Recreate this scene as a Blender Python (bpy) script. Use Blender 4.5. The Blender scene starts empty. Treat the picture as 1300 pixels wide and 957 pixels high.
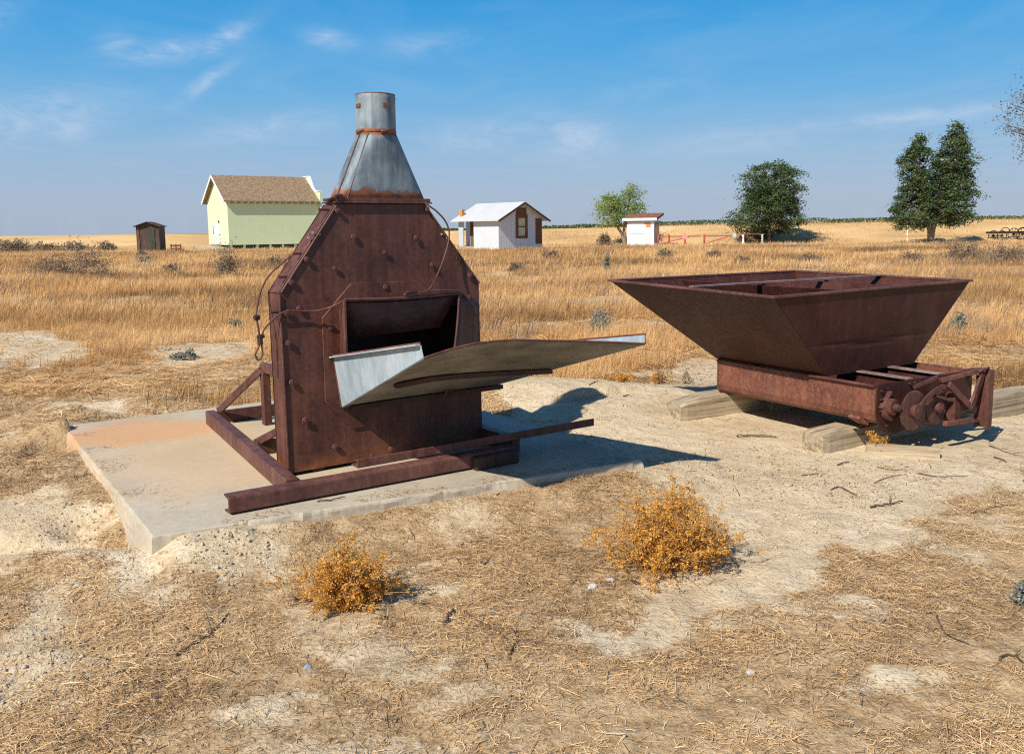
import bpy, bmesh, math, random
import numpy as np
from mathutils import Vector, Matrix
from mathutils.geometry import tessellate_polygon

random.seed(7)
RNG = np.random.default_rng(11)
S = bpy.context.scene
COL = S.collection
PI = math.pi

# ------------------------------------------------------------------ camera
F_PX, H_CAM, YH, ROLL = 1110.0, 1.6, 292.0, math.radians(0.65)
PITCH = math.atan((433 - YH) / F_PX)
cp, sp, cr, sr = math.cos(PITCH), math.sin(PITCH), math.cos(ROLL), math.sin(ROLL)
Rv, Uv, Lv = np.array([1.0, 0, 0]), np.array([0, sp, cp]), np.array([0, cp, -sp])
Xc, Yc = cr * Rv - sr * Uv, sr * Rv + cr * Uv
cam_d = bpy.data.cameras.new('camera')
cam = bpy.data.objects.new('camera', cam_d)
COL.objects.link(cam)
cam.matrix_world = Matrix(((Xc[0], Yc[0], -Lv[0], 0), (Xc[1], Yc[1], -Lv[1], 0), (Xc[2], Yc[2], -Lv[2], H_CAM), (0, 0, 0, 1)))
cam_d.sensor_width = 36.0
cam_d.lens = F_PX / 1300 * 36
cam_d.shift_y = -45.0 / 1300
cam_d.clip_start, cam_d.clip_end = 0.05, 6000
S.camera = cam


def g(x, y, z=0.0):
    """a surveyed photo point on the horizontal plane z -> world x, y"""
    u, v = x - 650, 433 - y
    d = (u * cr + v * sr) * Rv + (-u * sr + v * cr) * Uv + F_PX * Lv
    t = (z - H_CAM) / d[2]
    return d[0] * t, d[1] * t


# ------------------------------------------------------------------ numpy noise
def _h(ix, iy, s):
    n = (ix.astype(np.int64) * 374761393 + iy.astype(np.int64) * 668265263 + s * 1442695041) & 0x7fffffff
    n = ((n ^ (n >> 13)) * 1274126177) & 0x7fffffff
    return ((n ^ (n >> 16)) & 0xffff) / 65535.0


def vn(x, y, s=0):
    ix, iy = np.floor(x), np.floor(y)
    fx, fy = x - ix, y - iy
    fx, fy = fx * fx * (3 - 2 * fx), fy * fy * (3 - 2 * fy)
    a, b, c, d = _h(ix, iy, s), _h(ix + 1, iy, s), _h(ix, iy + 1, s), _h(ix + 1, iy + 1, s)
    return (a * (1 - fx) + b * fx) * (1 - fy) + (c * (1 - fx) + d * fx) * fy


def fbm(x, y, s=0, o=4):
    r, a, t = 0, 1.0, 0
    for i in range(o):
        r = r + a * vn(x, y, s + i * 17)
        t += a
        a *= 0.5
        x, y = x * 2.03 + 11.3, y * 2.03 + 5.7
    return r / t


def sstep(a, b, x):
    t = np.clip((x - a) / (b - a), 0, 1)
    return t * t * (3 - 2 * t)


def sdpoly(x, y, poly):
    """signed distance to a polygon, negative inside"""
    d = np.full(x.shape, 1e9)
    ins = np.zeros(x.shape, bool)
    n = len(poly)
    for i in range(n):
        ax, ay = poly[i]
        bx, by = poly[(i + 1) % n]
        ex, ey = bx - ax, by - ay
        wx, wy = x - ax, y - ay
        t = np.clip((wx * ex + wy * ey) / (ex * ex + ey * ey + 1e-12), 0, 1)
        d = np.minimum(d, (wx - ex * t) ** 2 + (wy - ey * t) ** 2)
        c = ((ay > y) != (by > y)) & (x < (bx - ax) * (y - ay) / (by - ay + 1e-12) + ax)
        ins ^= c
    d = np.sqrt(d)
    return np.where(ins, -d, d)


# ------------------------------------------------------------------ mesh helpers
class MB:
    def __init__(self):
        self.v, self.f = [], []

    def add(self, vs, fs):
        o = len(self.v)
        self.v += [tuple(p) for p in vs]
        self.f += [tuple(i + o for i in q) for q in fs]
        return self

    def box(self, lo, hi, M=None):
        x0, y0, z0 = lo
        x1, y1, z1 = hi
        vs = [(x0, y0, z0), (x1, y0, z0), (x1, y1, z0), (x0, y1, z0), (x0, y0, z1), (x1, y0, z1), (x1, y1, z1), (x0, y1, z1)]
        if M is not None:
            vs = [M @ Vector(p) for p in vs]
        return self.add(vs, [(3, 2, 1, 0), (4, 5, 6, 7), (0, 1, 5, 4), (1, 2, 6, 5), (2, 3, 7, 6), (3, 0, 4, 7)])

    def bar(self, p, q, w, h, up=(0, 0, 1)):
        """box section w (sideways) by h (along up) from p to q"""
        p, q, up = Vector(p), Vector(q), Vector(up)
        d = (q - p).normalized()
        s = d.cross(up).normalized()
        n = s.cross(d).normalized()
        s, n = s * w / 2, n * h / 2
        vs = [p - s - n, p + s - n, p + s + n, p - s + n, q - s - n, q + s - n, q + s + n, q - s + n]
        return self.add(vs, [(3, 2, 1, 0), (4, 5, 6, 7), (0, 1, 5, 4), (1, 2, 6, 5), (2, 3, 7, 6), (3, 0, 4, 7)])

    def section(self, p, q, prof, up=(0, 0, 1)):
        """extrude a closed 2D profile (side, up) from p to q, convex or not"""
        p, q, up = Vector(p), Vector(q), Vector(up)
        d = (q - p).normalized()
        s = d.cross(up).normalized()
        n = s.cross(d).normalized()
        k = len(prof)
        vs = [p + s * a + n * b for a, b in prof] + [q + s * a + n * b for a, b in prof]
        fs = [(i, (i + 1) % k, k + (i + 1) % k, k + i) for i in range(k)]
        tri = tessellate_polygon([[Vector((a, b, 0)) for a, b in prof]])
        fs += [tuple(t) for t in tri] + [tuple(i + k for i in reversed(t)) for t in tri]
        return self.add(vs, fs)

    def tube(self, pts, r, n=6, r2=None, cap=True):
        pts = [Vector(p) for p in pts]
        m = len(pts)
        vs, fs = [], []
        ref = Vector((0.31, 0.17, 0.93))
        for i, p in enumerate(pts):
            d = (pts[min(i + 1, m - 1)] - pts[max(i - 1, 0)]).normalized()
            a = d.cross(ref)
            if a.length < 0.05:
                a = d.cross(Vector((1, 0, 0)))
            a.normalize()
            b = d.cross(a)
            rr = r if r2 is None else r + (r2 - r) * i / (m - 1)
            vs += [p + (a * math.cos(2 * PI * k / n) + b * math.sin(2 * PI * k / n)) * rr for k in range(n)]
        for i in range(m - 1):
            for k in range(n):
                fs.append((i * n + k, i * n + (k + 1) % n, (i + 1) * n + (k + 1) % n, (i + 1) * n + k))
        if cap:
            fs += [tuple(reversed(range(n))), tuple(range((m - 1) * n, m * n))]
        return self.add(vs, fs)

    def cyl(self, c, axis, r, h, n=16):
        c, axis = Vector(c), Vector(axis).normalized()
        return self.tube([c - axis * h / 2, c + axis * h / 2], r, n)

    def plate(self, outer, t, place, hole=None):
        """flat plate from 2D outline(s); place(a, b, off) -> 3D; thickness from off 0 to t"""
        loops = [outer] + ([hole] if hole else [])
        flat = [p for l in loops for p in l]
        k = len(flat)
        tri = tessellate_polygon([[Vector((a, b, 0)) for a, b in l] for l in loops])
        vs = [place(a, b, 0) for a, b in flat] + [place(a, b, t) for a, b in flat]
        fs = [tuple(x) for x in tri] + [tuple(i + k for i in reversed(x)) for x in tri]
        o = 0
        for l in loops:
            m = len(l)
            fs += [(o + i, o + (i + 1) % m, k + o + (i + 1) % m, k + o + i) for i in range(m)]
            o += m
        return self.add(vs, fs)

    def quad_sheet(self, rows):
        nr, nc = len(rows), len(rows[0])
        return self.add([p for r in rows for p in r], [(i * nc + j, i * nc + j + 1, (i + 1) * nc + j + 1, (i + 1) * nc + j) for i in range(nr - 1) for j in range(nc - 1)])

    def build(self, name, mat, parent=None, bevel=0, solid=0, smooth=False, seg=1):
        me = bpy.data.meshes.new(name)
        me.from_pydata([tuple(p) for p in self.v], [], self.f)
        bm = bmesh.new()
        bm.from_mesh(me)
        bmesh.ops.recalc_face_normals(bm, faces=bm.faces[:])
        bm.to_mesh(me)
        bm.free()
        if smooth:
            me.polygons.foreach_set('use_smooth', [True] * len(me.polygons))
        me.materials.append(mat)
        o = bpy.data.objects.new(name, me)
        COL.objects.link(o)
        if parent:
            o.parent = parent
        if solid:
            md = o.modifiers.new('solid', 'SOLIDIFY')
            md.thickness = solid
            md.offset = 0
        if bevel:
            md = o.modifiers.new('bevel', 'BEVEL')
            md.width = bevel
            md.segments = seg
            md.limit_method = 'ANGLE'
            md.angle_limit = math.radians(40)
        return o


def np_mesh(name, verts, nper, mat, parent=None, tint=None, faces=None):
    """many equal small polygons: verts (N*nper,3); tint (N,) or (N,3) per polygon"""
    verts = np.asarray(verts, np.float32).reshape(-1, 3)
    me = bpy.data.meshes.new(name)
    nv = len(verts)
    if faces is None:
        loops = np.arange(nv, dtype=np.int32)
        nf = nv // nper
        fl = nper
    else:
        faces = np.asarray(faces, np.int32)
        nf, fl = faces.shape
        loops = faces.ravel()
    me.vertices.add(nv)
    me.vertices.foreach_set('co', verts.ravel())
    me.loops.add(nf * fl)
    me.loops.foreach_set('vertex_index', loops)
    me.polygons.add(nf)
    me.polygons.foreach_set('loop_start', np.arange(nf, dtype=np.int32) * fl)
    me.polygons.foreach_set('loop_total', np.full(nf, fl, np.int32))
    me.update(calc_edges=True)
    if tint is not None:
        t = np.asarray(tint, np.float32)
        k = nv // len(t)
        if t.ndim == 1:
            t = np.stack([t, t, t], 1)
        c = np.ones((nv, 4), np.float32)
        c[:, :3] = np.repeat(t, k, 0)
        at = me.color_attributes.new('tint', 'FLOAT_COLOR', 'POINT')
        at.data.foreach_set('color', c.ravel())
    me.materials.append(mat)
    o = bpy.data.objects.new(name, me)
    COL.objects.link(o)
    if parent:
        o.parent = parent
    return o


def tag(o, label=None, cat=None, group=None, kind=None):
    if label:
        o['label'] = label
    if cat:
        o['category'] = cat
    if group:
        o['group'] = group
    if kind:
        o['kind'] = kind
    return o


def thing(name, label, cat, loc=(0, 0, 0), rz=0.0, group=None):
    o = bpy.data.objects.new(name, None)
    COL.objects.link(o)
    o.location = loc
    o.rotation_euler = (0, 0, rz)
    o.empty_display_size = 0.2
    return tag(o, label, cat, group)


def copy_tree(o, parent=None):
    c = o.copy()
    COL.objects.link(c)
    if parent:
        c.parent = parent
    for ch in list(o.children):
        copy_tree(ch, c)
    return c


# ------------------------------------------------------------------ materials
def new_mat(name):
    m = bpy.data.materials.new(name)
    m.use_nodes = True
    nt = m.node_tree
    return m, nt, nt.nodes['Principled BSDF']


def N(nt, kind, **kw):
    n = nt.nodes.new(kind)
    for k, v in kw.items():
        if k == 'in_':
            for a, b in v.items():
                n.inputs[a].default_value = b
        else:
            setattr(n, k, v)
    return n


def noise(nt, vec, scale, detail=5, rough=0.6, dist=0.0):
    n = N(nt, 'ShaderNodeTexNoise', in_={'Scale': scale, 'Detail': detail, 'Roughness': rough, 'Distortion': dist})
    if vec is not None:
        nt.links.new(vec, n.inputs['Vector'])
    return n.outputs['Fac']


def ramp(nt, fac, stops):
    r = N(nt, 'ShaderNodeValToRGB')
    e = r.color_ramp.elements
    while len(e) < len(stops):
        e.new(0.5)
    for i, (p, c) in enumerate(stops):
        e[i].position = p
        e[i].color = (c[0], c[1], c[2], 1) if not isinstance(c, (int, float)) else (c, c, c, 1)
    nt.links.new(fac, r.inputs['Fac'])
    return r.outputs['Color']


def mix(nt, fac, a, b, mode='MIX'):
    m = N(nt, 'ShaderNodeMix', data_type='RGBA', blend_type=mode)
    for sock, val in ((m.inputs[0], fac), (m.inputs[6], a), (m.inputs[7], b)):
        if isinstance(val, (int, float)):
            sock.default_value = val
        elif isinstance(val, tuple):
            sock.default_value = (*val, 1)
        else:
            nt.links.new(val, sock)
    return m.outputs[2]


def mth(nt, op, a, b=None, clamp=False):
    m = N(nt, 'ShaderNodeMath', operation=op, use_clamp=clamp)
    for i, v in enumerate((a, b)):
        if v is None:
            continue
        if isinstance(v, (int, float)):
            m.inputs[i].default_value = v
        else:
            nt.links.new(v, m.inputs[i])
    return m.outputs[0]


def coords(nt, kind='Object', scale=(1, 1, 1)):
    t = N(nt, 'ShaderNodeTexCoord')
    if scale == (1, 1, 1):
        return t.outputs[kind]
    mp = N(nt, 'ShaderNodeMapping')
    mp.inputs['Scale'].default_value = scale
    nt.links.new(t.outputs[kind], mp.inputs['Vector'])
    return mp.outputs['Vector']


def bump(nt, b, h, strength, dist=0.01):
    n = N(nt, 'ShaderNodeBump', in_={'Strength': strength, 'Distance': dist})
    nt.links.new(h, n.inputs['Height'])
    nt.links.new(n.outputs['Normal'], b.inputs['Normal'])


def sepz(nt, vec):
    s = N(nt, 'ShaderNodeSeparateXYZ')
    nt.links.new(vec, s.inputs[0])
    return s.outputs


def rust(name, c0, c1, c2, speck=None, base_rust=False):
    m, nt, b = new_mat(name)
    co = coords(nt)
    big = noise(nt, co, 2.6, 6, 0.65, 0.4)
    fine = noise(nt, co, 34, 5, 0.7)
    streak = noise(nt, coords(nt, scale=(22, 22, 1.6)), 1.0, 4, 0.6)
    f = mth(nt, 'ADD', mth(nt, 'MULTIPLY', big, 0.5), mth(nt, 'ADD', mth(nt, 'MULTIPLY', fine, 0.3), mth(nt, 'MULTIPLY', streak, 0.28)))
    col = ramp(nt, f, [(0.42, c0), (0.525, c1), (0.65, c2)])
    # pale mineral bloom and bright orange pits
    pit = ramp(nt, noise(nt, co, 11, 6, 0.75), [(0.63, 0.0), (0.72, 1.0)])
    col = mix(nt, mth(nt, 'MULTIPLY', pit, 0.45), col, (0.22, 0.085, 0.035))
    bloom = ramp(nt, noise(nt, co, 1.7, 4, 0.6, 0.8), [(0.55, 0.0), (0.72, 1.0)])
    col = mix(nt, mth(nt, 'MULTIPLY', bloom, 0.16), col, (0.17, 0.105, 0.085))
    runs = ramp(nt, noise(nt, coords(nt, scale=(28, 28, 1.1)), 1.0, 5, 0.7, 0.3), [(0.60, 0.0), (0.72, 1.0)])
    runs = mth(nt, 'MULTIPLY', runs, ramp(nt, noise(nt, co, 3.3, 3, 0.5), [(0.45, 0.0), (0.62, 1.0)]))
    col = mix(nt, mth(nt, 'MULTIPLY', runs, 0.6), col, (0.23, 0.085, 0.036))
    scale_ = ramp(nt, noise(nt, co, 6.5, 7, 0.75, 0.6), [(0.58, 0.0), (0.66, 1.0)])
    col = mix(nt, mth(nt, 'MULTIPLY', scale_, 0.45), col, (0.030, 0.014, 0.011))
    if speck:
        sp_ = ramp(nt, noise(nt, co, 70, 3, 0.6), [(0.60, 0.0), (0.68, 1.0)])
        col = mix(nt, mth(nt, 'MULTIPLY', sp_, 0.6), col, speck)
    if base_rust:   # fresh orange rust along the foot of the plate
        z = sepz(nt, co)[2]
        k = mth(nt, 'SUBTRACT', 1.0, mth(nt, 'MULTIPLY', mth(nt, 'SUBTRACT', z, 0.0), 7.0), True)
        k = mth(nt, 'MULTIPLY', k, ramp(nt, noise(nt, co, 9, 5, 0.7), [(0.38, 0.0), (0.62, 1.0)]))
        col = mix(nt, k, col, (0.30, 0.095, 0.03))
    nt.links.new(col, b.inputs['Base Color'])
    nt.links.new(ramp(nt, fine, [(0.3, 0.42), (0.7, 0.72)]), b.inputs['Roughness'])
    b.inputs['Specular IOR Level'].default_value = 0.42
    bump(nt, b, mth(nt, 'ADD', fine, mth(nt, 'MULTIPLY', big, 3.0)), 0.35, 0.004)
    return m


M = {}
M['rust'] = rust('rust_plate', (0.045, 0.0155, 0.0105), (0.090, 0.0305, 0.0200), (0.165, 0.060, 0.036), base_rust=True)
M['rust_dark'] = rust('rust_dark', (0.022, 0.010, 0.008), (0.045, 0.018, 0.013), (0.085, 0.034, 0.022))
M['rust_frame'] = rust('rust_frame', (0.060, 0.022, 0.016), (0.105, 0.040, 0.029), (0.18, 0.076, 0.054))
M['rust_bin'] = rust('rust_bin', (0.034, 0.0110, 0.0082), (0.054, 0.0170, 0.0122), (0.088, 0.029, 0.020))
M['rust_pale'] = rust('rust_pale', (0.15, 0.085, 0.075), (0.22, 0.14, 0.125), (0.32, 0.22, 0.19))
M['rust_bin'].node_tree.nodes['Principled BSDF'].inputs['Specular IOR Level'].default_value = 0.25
M['rust_trough'] = rust('rust_trough', (0.085, 0.028, 0.017), (0.155, 0.053, 0.031), (0.24, 0.09, 0.05), speck=(0.34, 0.22, 0.16))


def galv(name, seams=(), pale=False):
    m, nt, b = new_mat(name)
    co = coords(nt)
    n1 = noise(nt, co, 4, 6, 0.65, 0.5)
    st = noise(nt, coords(nt, scale=(26, 26, 1.4)), 1.0, 5, 0.65)
    f = mth(nt, 'ADD', mth(nt, 'MULTIPLY', n1, 0.62), mth(nt, 'MULTIPLY', st, 0.38))
    col = ramp(nt, f, [(0.35, (0.065, 0.09, 0.11)), (0.48, (0.145, 0.19, 0.215)), (0.60, (0.27, 0.32, 0.34)), (0.74, (0.52, 0.55, 0.54))])
    if pale:
        col = ramp(nt, f, [(0.35, (0.25, 0.31, 0.345)), (0.5, (0.35, 0.415, 0.445)), (0.68, (0.50, 0.545, 0.56))])
    z = sepz(nt, co)[2]
    fine = noise(nt, co, 19, 6, 0.72)
    acc = None
    for zc, w, amp in seams:
        k = mth(nt, 'SUBTRACT', 1.0, mth(nt, 'DIVIDE', mth(nt, 'ABSOLUTE', mth(nt, 'SUBTRACT', z, zc)), w), True)
        k = mth(nt, 'MULTIPLY', k, amp)
        acc = k if acc is None else mth(nt, 'MAXIMUM', acc, k)
    spots = ramp(nt, noise(nt, co, 5.5, 4, 0.7), [(0.665, 0.0), (0.70, 1.0)])
    spots = mth(nt, 'MULTIPLY', spots, 0.8)
    if acc is not None:
        edge = ramp(nt, mth(nt, 'ADD', acc, mth(nt, 'SUBTRACT', fine, 0.5)), [(0.52, 0.0), (0.66, 1.0)])
        spots = mth(nt, 'MAXIMUM', spots, edge)
    rc = ramp(nt, fine, [(0.35, (0.10, 0.035, 0.02)), (0.6, (0.28, 0.10, 0.035))])
    col = mix(nt, spots, col, rc)
    nt.links.new(col, b.inputs['Base Color'])
    nt.links.new(mth(nt, 'MULTIPLY', mth(nt, 'SUBTRACT', 1.0, spots), 0.10), b.inputs['Metallic'])
    nt.links.new(ramp(nt, n1, [(0.3, 0.52), (0.7, 0.72)]), b.inputs['Roughness'])
    bump(nt, b, n1, 0.15, 0.01)
    return m


M['galv_hood'] = galv('galvanized_hood', ((1.63, 0.15, 1.15), (2.055, 0.06, 0.85), (2.31, 0.05, 0.95)))
M['galv'] = galv('galvanized_sheet')
M['galv_pale'] = galv('pale_galvanized_sheet', pale=True)


def plain(name, c, rough=0.7, var=0.12, scale=6, sp=0.3, bumpy=0.0):
    m, nt, b = new_mat(name)
    co = coords(nt)
    n = noise(nt, co, scale, 5, 0.65)
    lo, hi = tuple(max(0, x * (1 - 2 * var)) for x in c), tuple(min(1, x * (1 + 2 * var)) for x in c)
    nt.links.new(ramp(nt, n, [(0.3, lo), (0.7, hi)]), b.inputs['Base Color'])
    b.inputs['Roughness'].default_value = rough
    b.inputs['Specular IOR Level'].default_value = sp
    if bumpy:
        bump(nt, b, noise(nt, co, scale * 6, 4), bumpy, 0.01)
    return m


def wood_mat(name, c0, c1, c2, scale=(1.2, 26, 26)):
    m, nt, b = new_mat(name)
    v = coords(nt, scale=scale)
    gr = noise(nt, v, 1.0, 6, 0.7, 0.25)
    co = coords(nt)
    f = mth(nt, 'ADD', mth(nt, 'MULTIPLY', gr, 0.75), mth(nt, 'MULTIPLY', noise(nt, co, 3, 4), 0.25))
    col = ramp(nt, f, [(0.33, c0), (0.47, c1), (0.62, c2)])
    nt.links.new(col, b.inputs['Base Color'])
    b.inputs['Roughness'].default_value = 0.85
    b.inputs['Specular IOR Level'].default_value = 0.15
    bump(nt, b, gr, 0.9, 0.012)
    return m


M['timber'] = wood_mat('weathered_timber', (0.055, 0.038, 0.024), (0.34, 0.262, 0.168), (0.53, 0.43, 0.29), (0.9, 30, 30))
M['twig'] = plain('twig_bark', (0.11, 0.075, 0.055), 0.9, 0.3, 30, 0.1)
M['galv_dull'] = plain('olive_grey_sheet', (0.205, 0.20, 0.175), 0.65, 0.22, 4, 0.3)
M['stone'] = plain('pale_stone', (0.52, 0.50, 0.46), 0.8, 0.12, 20, 0.2, 0.3)


def tint_mat(name, ca, cb, cc, rough=0.8, transl=0.0, sp=0.15):
    """colour chosen by the per-piece 'tint' attribute"""
    m, nt, b = new_mat(name)
    at = N(nt, 'ShaderNodeAttribute', attribute_name='tint')
    s = N(nt, 'ShaderNodeSeparateColor')
    nt.links.new(at.outputs['Color'], s.inputs[0])
    col = ramp(nt, s.outputs[0], [(0.0, ca), (0.5, cb), (1.0, cc)])
    nt.links.new(col, b.inputs['Base Color'])
    b.inputs['Roughness'].default_value = rough
    b.inputs['Specular IOR Level'].default_value = sp
    if transl:
        out = nt.nodes['Material Output']
        tr = N(nt, 'ShaderNodeBsdfTranslucent')
        nt.links.new(col, tr.inputs['Color'])
        mx = N(nt, 'ShaderNodeMixShader', in_={0: transl})
        nt.links.new(b.outputs[0], mx.inputs[1])
        nt.links.new(tr.outputs[0], mx.inputs[2])
        nt.links.new(mx.outputs[0], out.inputs['Surface'])
    return m


M['grass'] = tint_mat('dry_grass', (0.23, 0.14, 0.07), (0.66, 0.385, 0.15), (0.90, 0.62, 0.30), 0.7, 0.38)
M['litter'] = tint_mat('straw_litter', (0.14, 0.082, 0.04), (0.55, 0.335, 0.15), (0.84, 0.61, 0.33), 0.75)
M['clod'] = tint_mat('dirt_clods', (0.28, 0.21, 0.13), (0.46, 0.36, 0.23), (0.60, 0.50, 0.36), 0.9)
M['orange'] = tint_mat('dry_orange_leaf', (0.24, 0.10, 0.025), (0.74, 0.36, 0.055), (0.93, 0.57, 0.15), 0.8, 0.3)
M['scrub'] = tint_mat('grey_scrub', (0.12, 0.09, 0.065), (0.27, 0.20, 0.14), (0.42, 0.33, 0.22), 0.85, 0.25)
M['weed'] = tint_mat('grey_brown_weed', (0.14, 0.10, 0.075), (0.30, 0.215, 0.155), (0.46, 0.35, 0.25), 0.85, 0.3)
M['sage'] = tint_mat('blue_grey_scrub', (0.12, 0.13, 0.10), (0.25, 0.26, 0.21), (0.40, 0.41, 0.35), 0.85, 0.15)
M['leaf_dark'] = tint_mat('dark_leaf', (0.028, 0.048, 0.016), (0.072, 0.112, 0.036), (0.16, 0.205, 0.07), 0.55, 0.2, 0.3)
M['leaf_light'] = tint_mat('light_leaf', (0.13, 0.20, 0.04), (0.28, 0.38, 0.085), (0.46, 0.47, 0.17), 0.6, 0.4)
M['crop'] = tint_mat('crop_leaf', (0.05, 0.075, 0.025), (0.09, 0.125, 0.04), (0.14, 0.17, 0.06), 0.7, 0.2)
M['bark'] = plain('bark', (0.27, 0.20, 0.14), 0.9, 0.25, 14, 0.1, 0.6)
M['bark_dark'] = plain('bark_dark', (0.10, 0.075, 0.055), 0.9, 0.25, 14, 0.1, 0.6)

# concrete, stained orange by the rust
m, nt, b = new_mat('concrete')
co = coords(nt)
n1, n2 = noise(nt, co, 1.6, 6, 0.65, 0.3), noise(nt, co, 30, 5, 0.7)
col = ramp(nt, mth(nt, 'ADD', mth(nt, 'MULTIPLY', n1, 0.6), mth(nt, 'MULTIPLY', n2, 0.4)), [(0.33, (0.34, 0.285, 0.205)), (0.5, (0.45, 0.385, 0.285)), (0.66, (0.54, 0.47, 0.36))])
xyz = sepz(nt, co)
# stain axis: runs along the slab's back half towards the frame
sx, sy = xyz[0], xyz[1]
wob = mth(nt, 'MULTIPLY', mth(nt, 'SUBTRACT', noise(nt, co, 2.6, 8, 0.72), 0.5), 1.7)


def blob(cx, cy, rx, ry, rot, soft):
    c, s = math.cos(rot), math.sin(rot)
    dx, dy = mth(nt, 'SUBTRACT', sx, cx), mth(nt, 'SUBTRACT', sy, cy)
    a = mth(nt, 'DIVIDE', mth(nt, 'ADD', mth(nt, 'MULTIPLY', dx, c), mth(nt, 'MULTIPLY', dy, s)), rx)
    d = mth(nt, 'DIVIDE', mth(nt, 'SUBTRACT', mth(nt, 'MULTIPLY', dy, c), mth(nt, 'MULTIPLY', dx, s)), ry)
    r = mth(nt, 'SQRT', mth(nt, 'ADD', mth(nt, 'MULTIPLY', a, a), mth(nt, 'MULTIPLY', d, d)))
    r = mth(nt, 'ADD', r, wob)
    return mth(nt, 'DIVIDE', mth(nt, 'SUBTRACT', 1.0 + soft, r), 2 * soft, True)


k1 = blob(-2.78, 6.35, 0.62, 0.40, 0.40, 0.18)
k2 = blob(-2.05, 5.75, 0.80, 1.10, 0.6, 0.35)
col = mix(nt, mth(nt, 'MULTIPLY', k2, 0.55), col, (0.62, 0.42, 0.22))
col = mix(nt, mth(nt, 'MULTIPLY', k1, 0.65), col, (0.62, 0.31, 0.125))
grit = ramp(nt, noise(nt, co, 90, 3, 0.6), [(0.66, 0.0), (0.72, 1.0)])
col = mix(nt, mth(nt, 'MULTIPLY', grit, 0.5), col, (0.20, 0.17, 0.14))
nt.links.new(col, b.inputs['Base Color'])
b.inputs['Roughness'].default_value = 0.88
b.inputs['Specular IOR Level'].default_value = 0.2
bump(nt, b, mth(nt, 'ADD', n2, mth(nt, 'ADD', n1, grit)), 0.45, 0.006)
M['concrete'] = m

# ground: dry straw-brown soil and pale bare dirt, chosen by the 'sand' attribute broken up by noise
m, nt, b = new_mat('ground')
co = coords(nt)
at = N(nt, 'ShaderNodeAttribute', attribute_name='sand')
nA, nB, nC = noise(nt, co, 0.9, 6, 0.65), noise(nt, co, 7, 6, 0.7), noise(nt, co, 48, 5, 0.7)
straw = ramp(nt, mth(nt, 'ADD', mth(nt, 'MULTIPLY', nB, 0.6), mth(nt, 'MULTIPLY', nC, 0.4)), [(0.34, (0.20, 0.125, 0.062)), (0.48, (0.45, 0.30, 0.155)), (0.62, (0.64, 0.475, 0.28))])
sand = ramp(nt, mth(nt, 'ADD', mth(nt, 'MULTIPLY', nA, 0.45), mth(nt, 'ADD', mth(nt, 'MULTIPLY', nB, 0.3), mth(nt, 'MULTIPLY', nC, 0.25))), [(0.36, (0.45, 0.335, 0.195)), (0.5, (0.63, 0.495, 0.315)), (0.64, (0.77, 0.655, 0.465))])
f = mth(nt, 'ADD', at.outputs['Fac'], mth(nt, 'ADD', mth(nt, 'MULTIPLY', mth(nt, 'SUBTRACT', nB, 0.5), 1.0), mth(nt, 'MULTIPLY', mth(nt, 'SUBTRACT', nC, 0.5), 0.9)))
f = ramp(nt, f, [(0.27, 0.0), (0.68, 1.0)])
col = mix(nt, f, straw, sand)
# far field: tan with long pale and brown drifts
geo = N(nt, 'ShaderNodeNewGeometry')
yy = sepz(nt, geo.outputs['Position'])[1]
far = mth(nt, 'DIVIDE', mth(nt, 'SUBTRACT', yy, 14.0), 14.0, True)
dr = noise(nt, coords(nt, scale=(0.05, 0.22, 0.22)), 1.0, 6, 0.65, 0.3)
farc = ramp(nt, mth(nt, 'ADD', mth(nt, 'MULTIPLY', dr, 0.7), mth(nt, 'MULTIPLY', nB, 0.3)), [(0.36, (0.34, 0.215, 0.10)), (0.5, (0.58, 0.37, 0.165)), (0.63, (0.72, 0.52, 0.29))])
col = mix(nt, far, col, farc)
nt.links.new(col, b.inputs['Base Color'])
b.inputs['Roughness'].default_value = 0.95
b.inputs['Specular IOR Level'].default_value = 0.08
bump(nt, b, mth(nt, 'ADD', mth(nt, 'MULTIPLY', nC, 0.5), mth(nt, 'MULTIPLY', nB, 1.2)), 0.9, 0.03)
M['ground'] = m

# ------------------------------------------------------------------ ground sheet
MP = np.array([-1.362, 5.077])                     # the machine's front left foot
MU, MD = np.array([0.8076, 0.5897]), np.array([-0.5897, 0.8076])
HO = np.array([2.469, 5.845])                      # the hopper trough's near corner
HY = math.radians(121.6)
SLAB = [(-3.469, 6.588), (-1.751, 4.077), (0.825, 5.400), (-0.26, 7.06), (-1.24, 8.12)]


def G2(pts):
    return [g(*p) for p in pts]


SAND = [
    G2([(612, 505), (700, 490), (800, 497), (905, 470), (1100, 470), (1300, 500), (1330, 545), (1330, 628), (1230, 640), (1150, 665), (1110, 690), (1040, 700), (1010, 748), (960, 772), (860, 800), (730, 806), (715, 795), (800, 752), (850, 735), (930, 690), (850, 622), (800, 612), (690, 585)]),
    G2([(-30, 690), (110, 700), (200, 700), (330, 672), (345, 720), (230, 762), (120, 745), (-30, 740)]),
    G2([(-40, 775), (60, 760), (125, 815), (100, 880), (-40, 900)]),
    G2([(-20, 640), (100, 625), (150, 655), (150, 690), (-20, 690)]),
    G2([(1100, 850), (1210, 842), (1250, 880), (1120, 900)]),
    G2([(-20, 425), (60, 418), (140, 445), (60, 470), (-20, 462)]),
    G2([(180, 440), (310, 432), (320, 455), (200, 468)]),
    G2([(60, 515), (170, 505), (230, 525), (120, 545)]),
    G2([(540, 655), (650, 640), (660, 665), (560, 690)]),
    G2([(880, 455), (940, 462), (900, 480), (790, 478)]),
    G2([(1060, 660), (1180, 670), (1250, 720), (1180, 705), (1090, 690)]),
]
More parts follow.
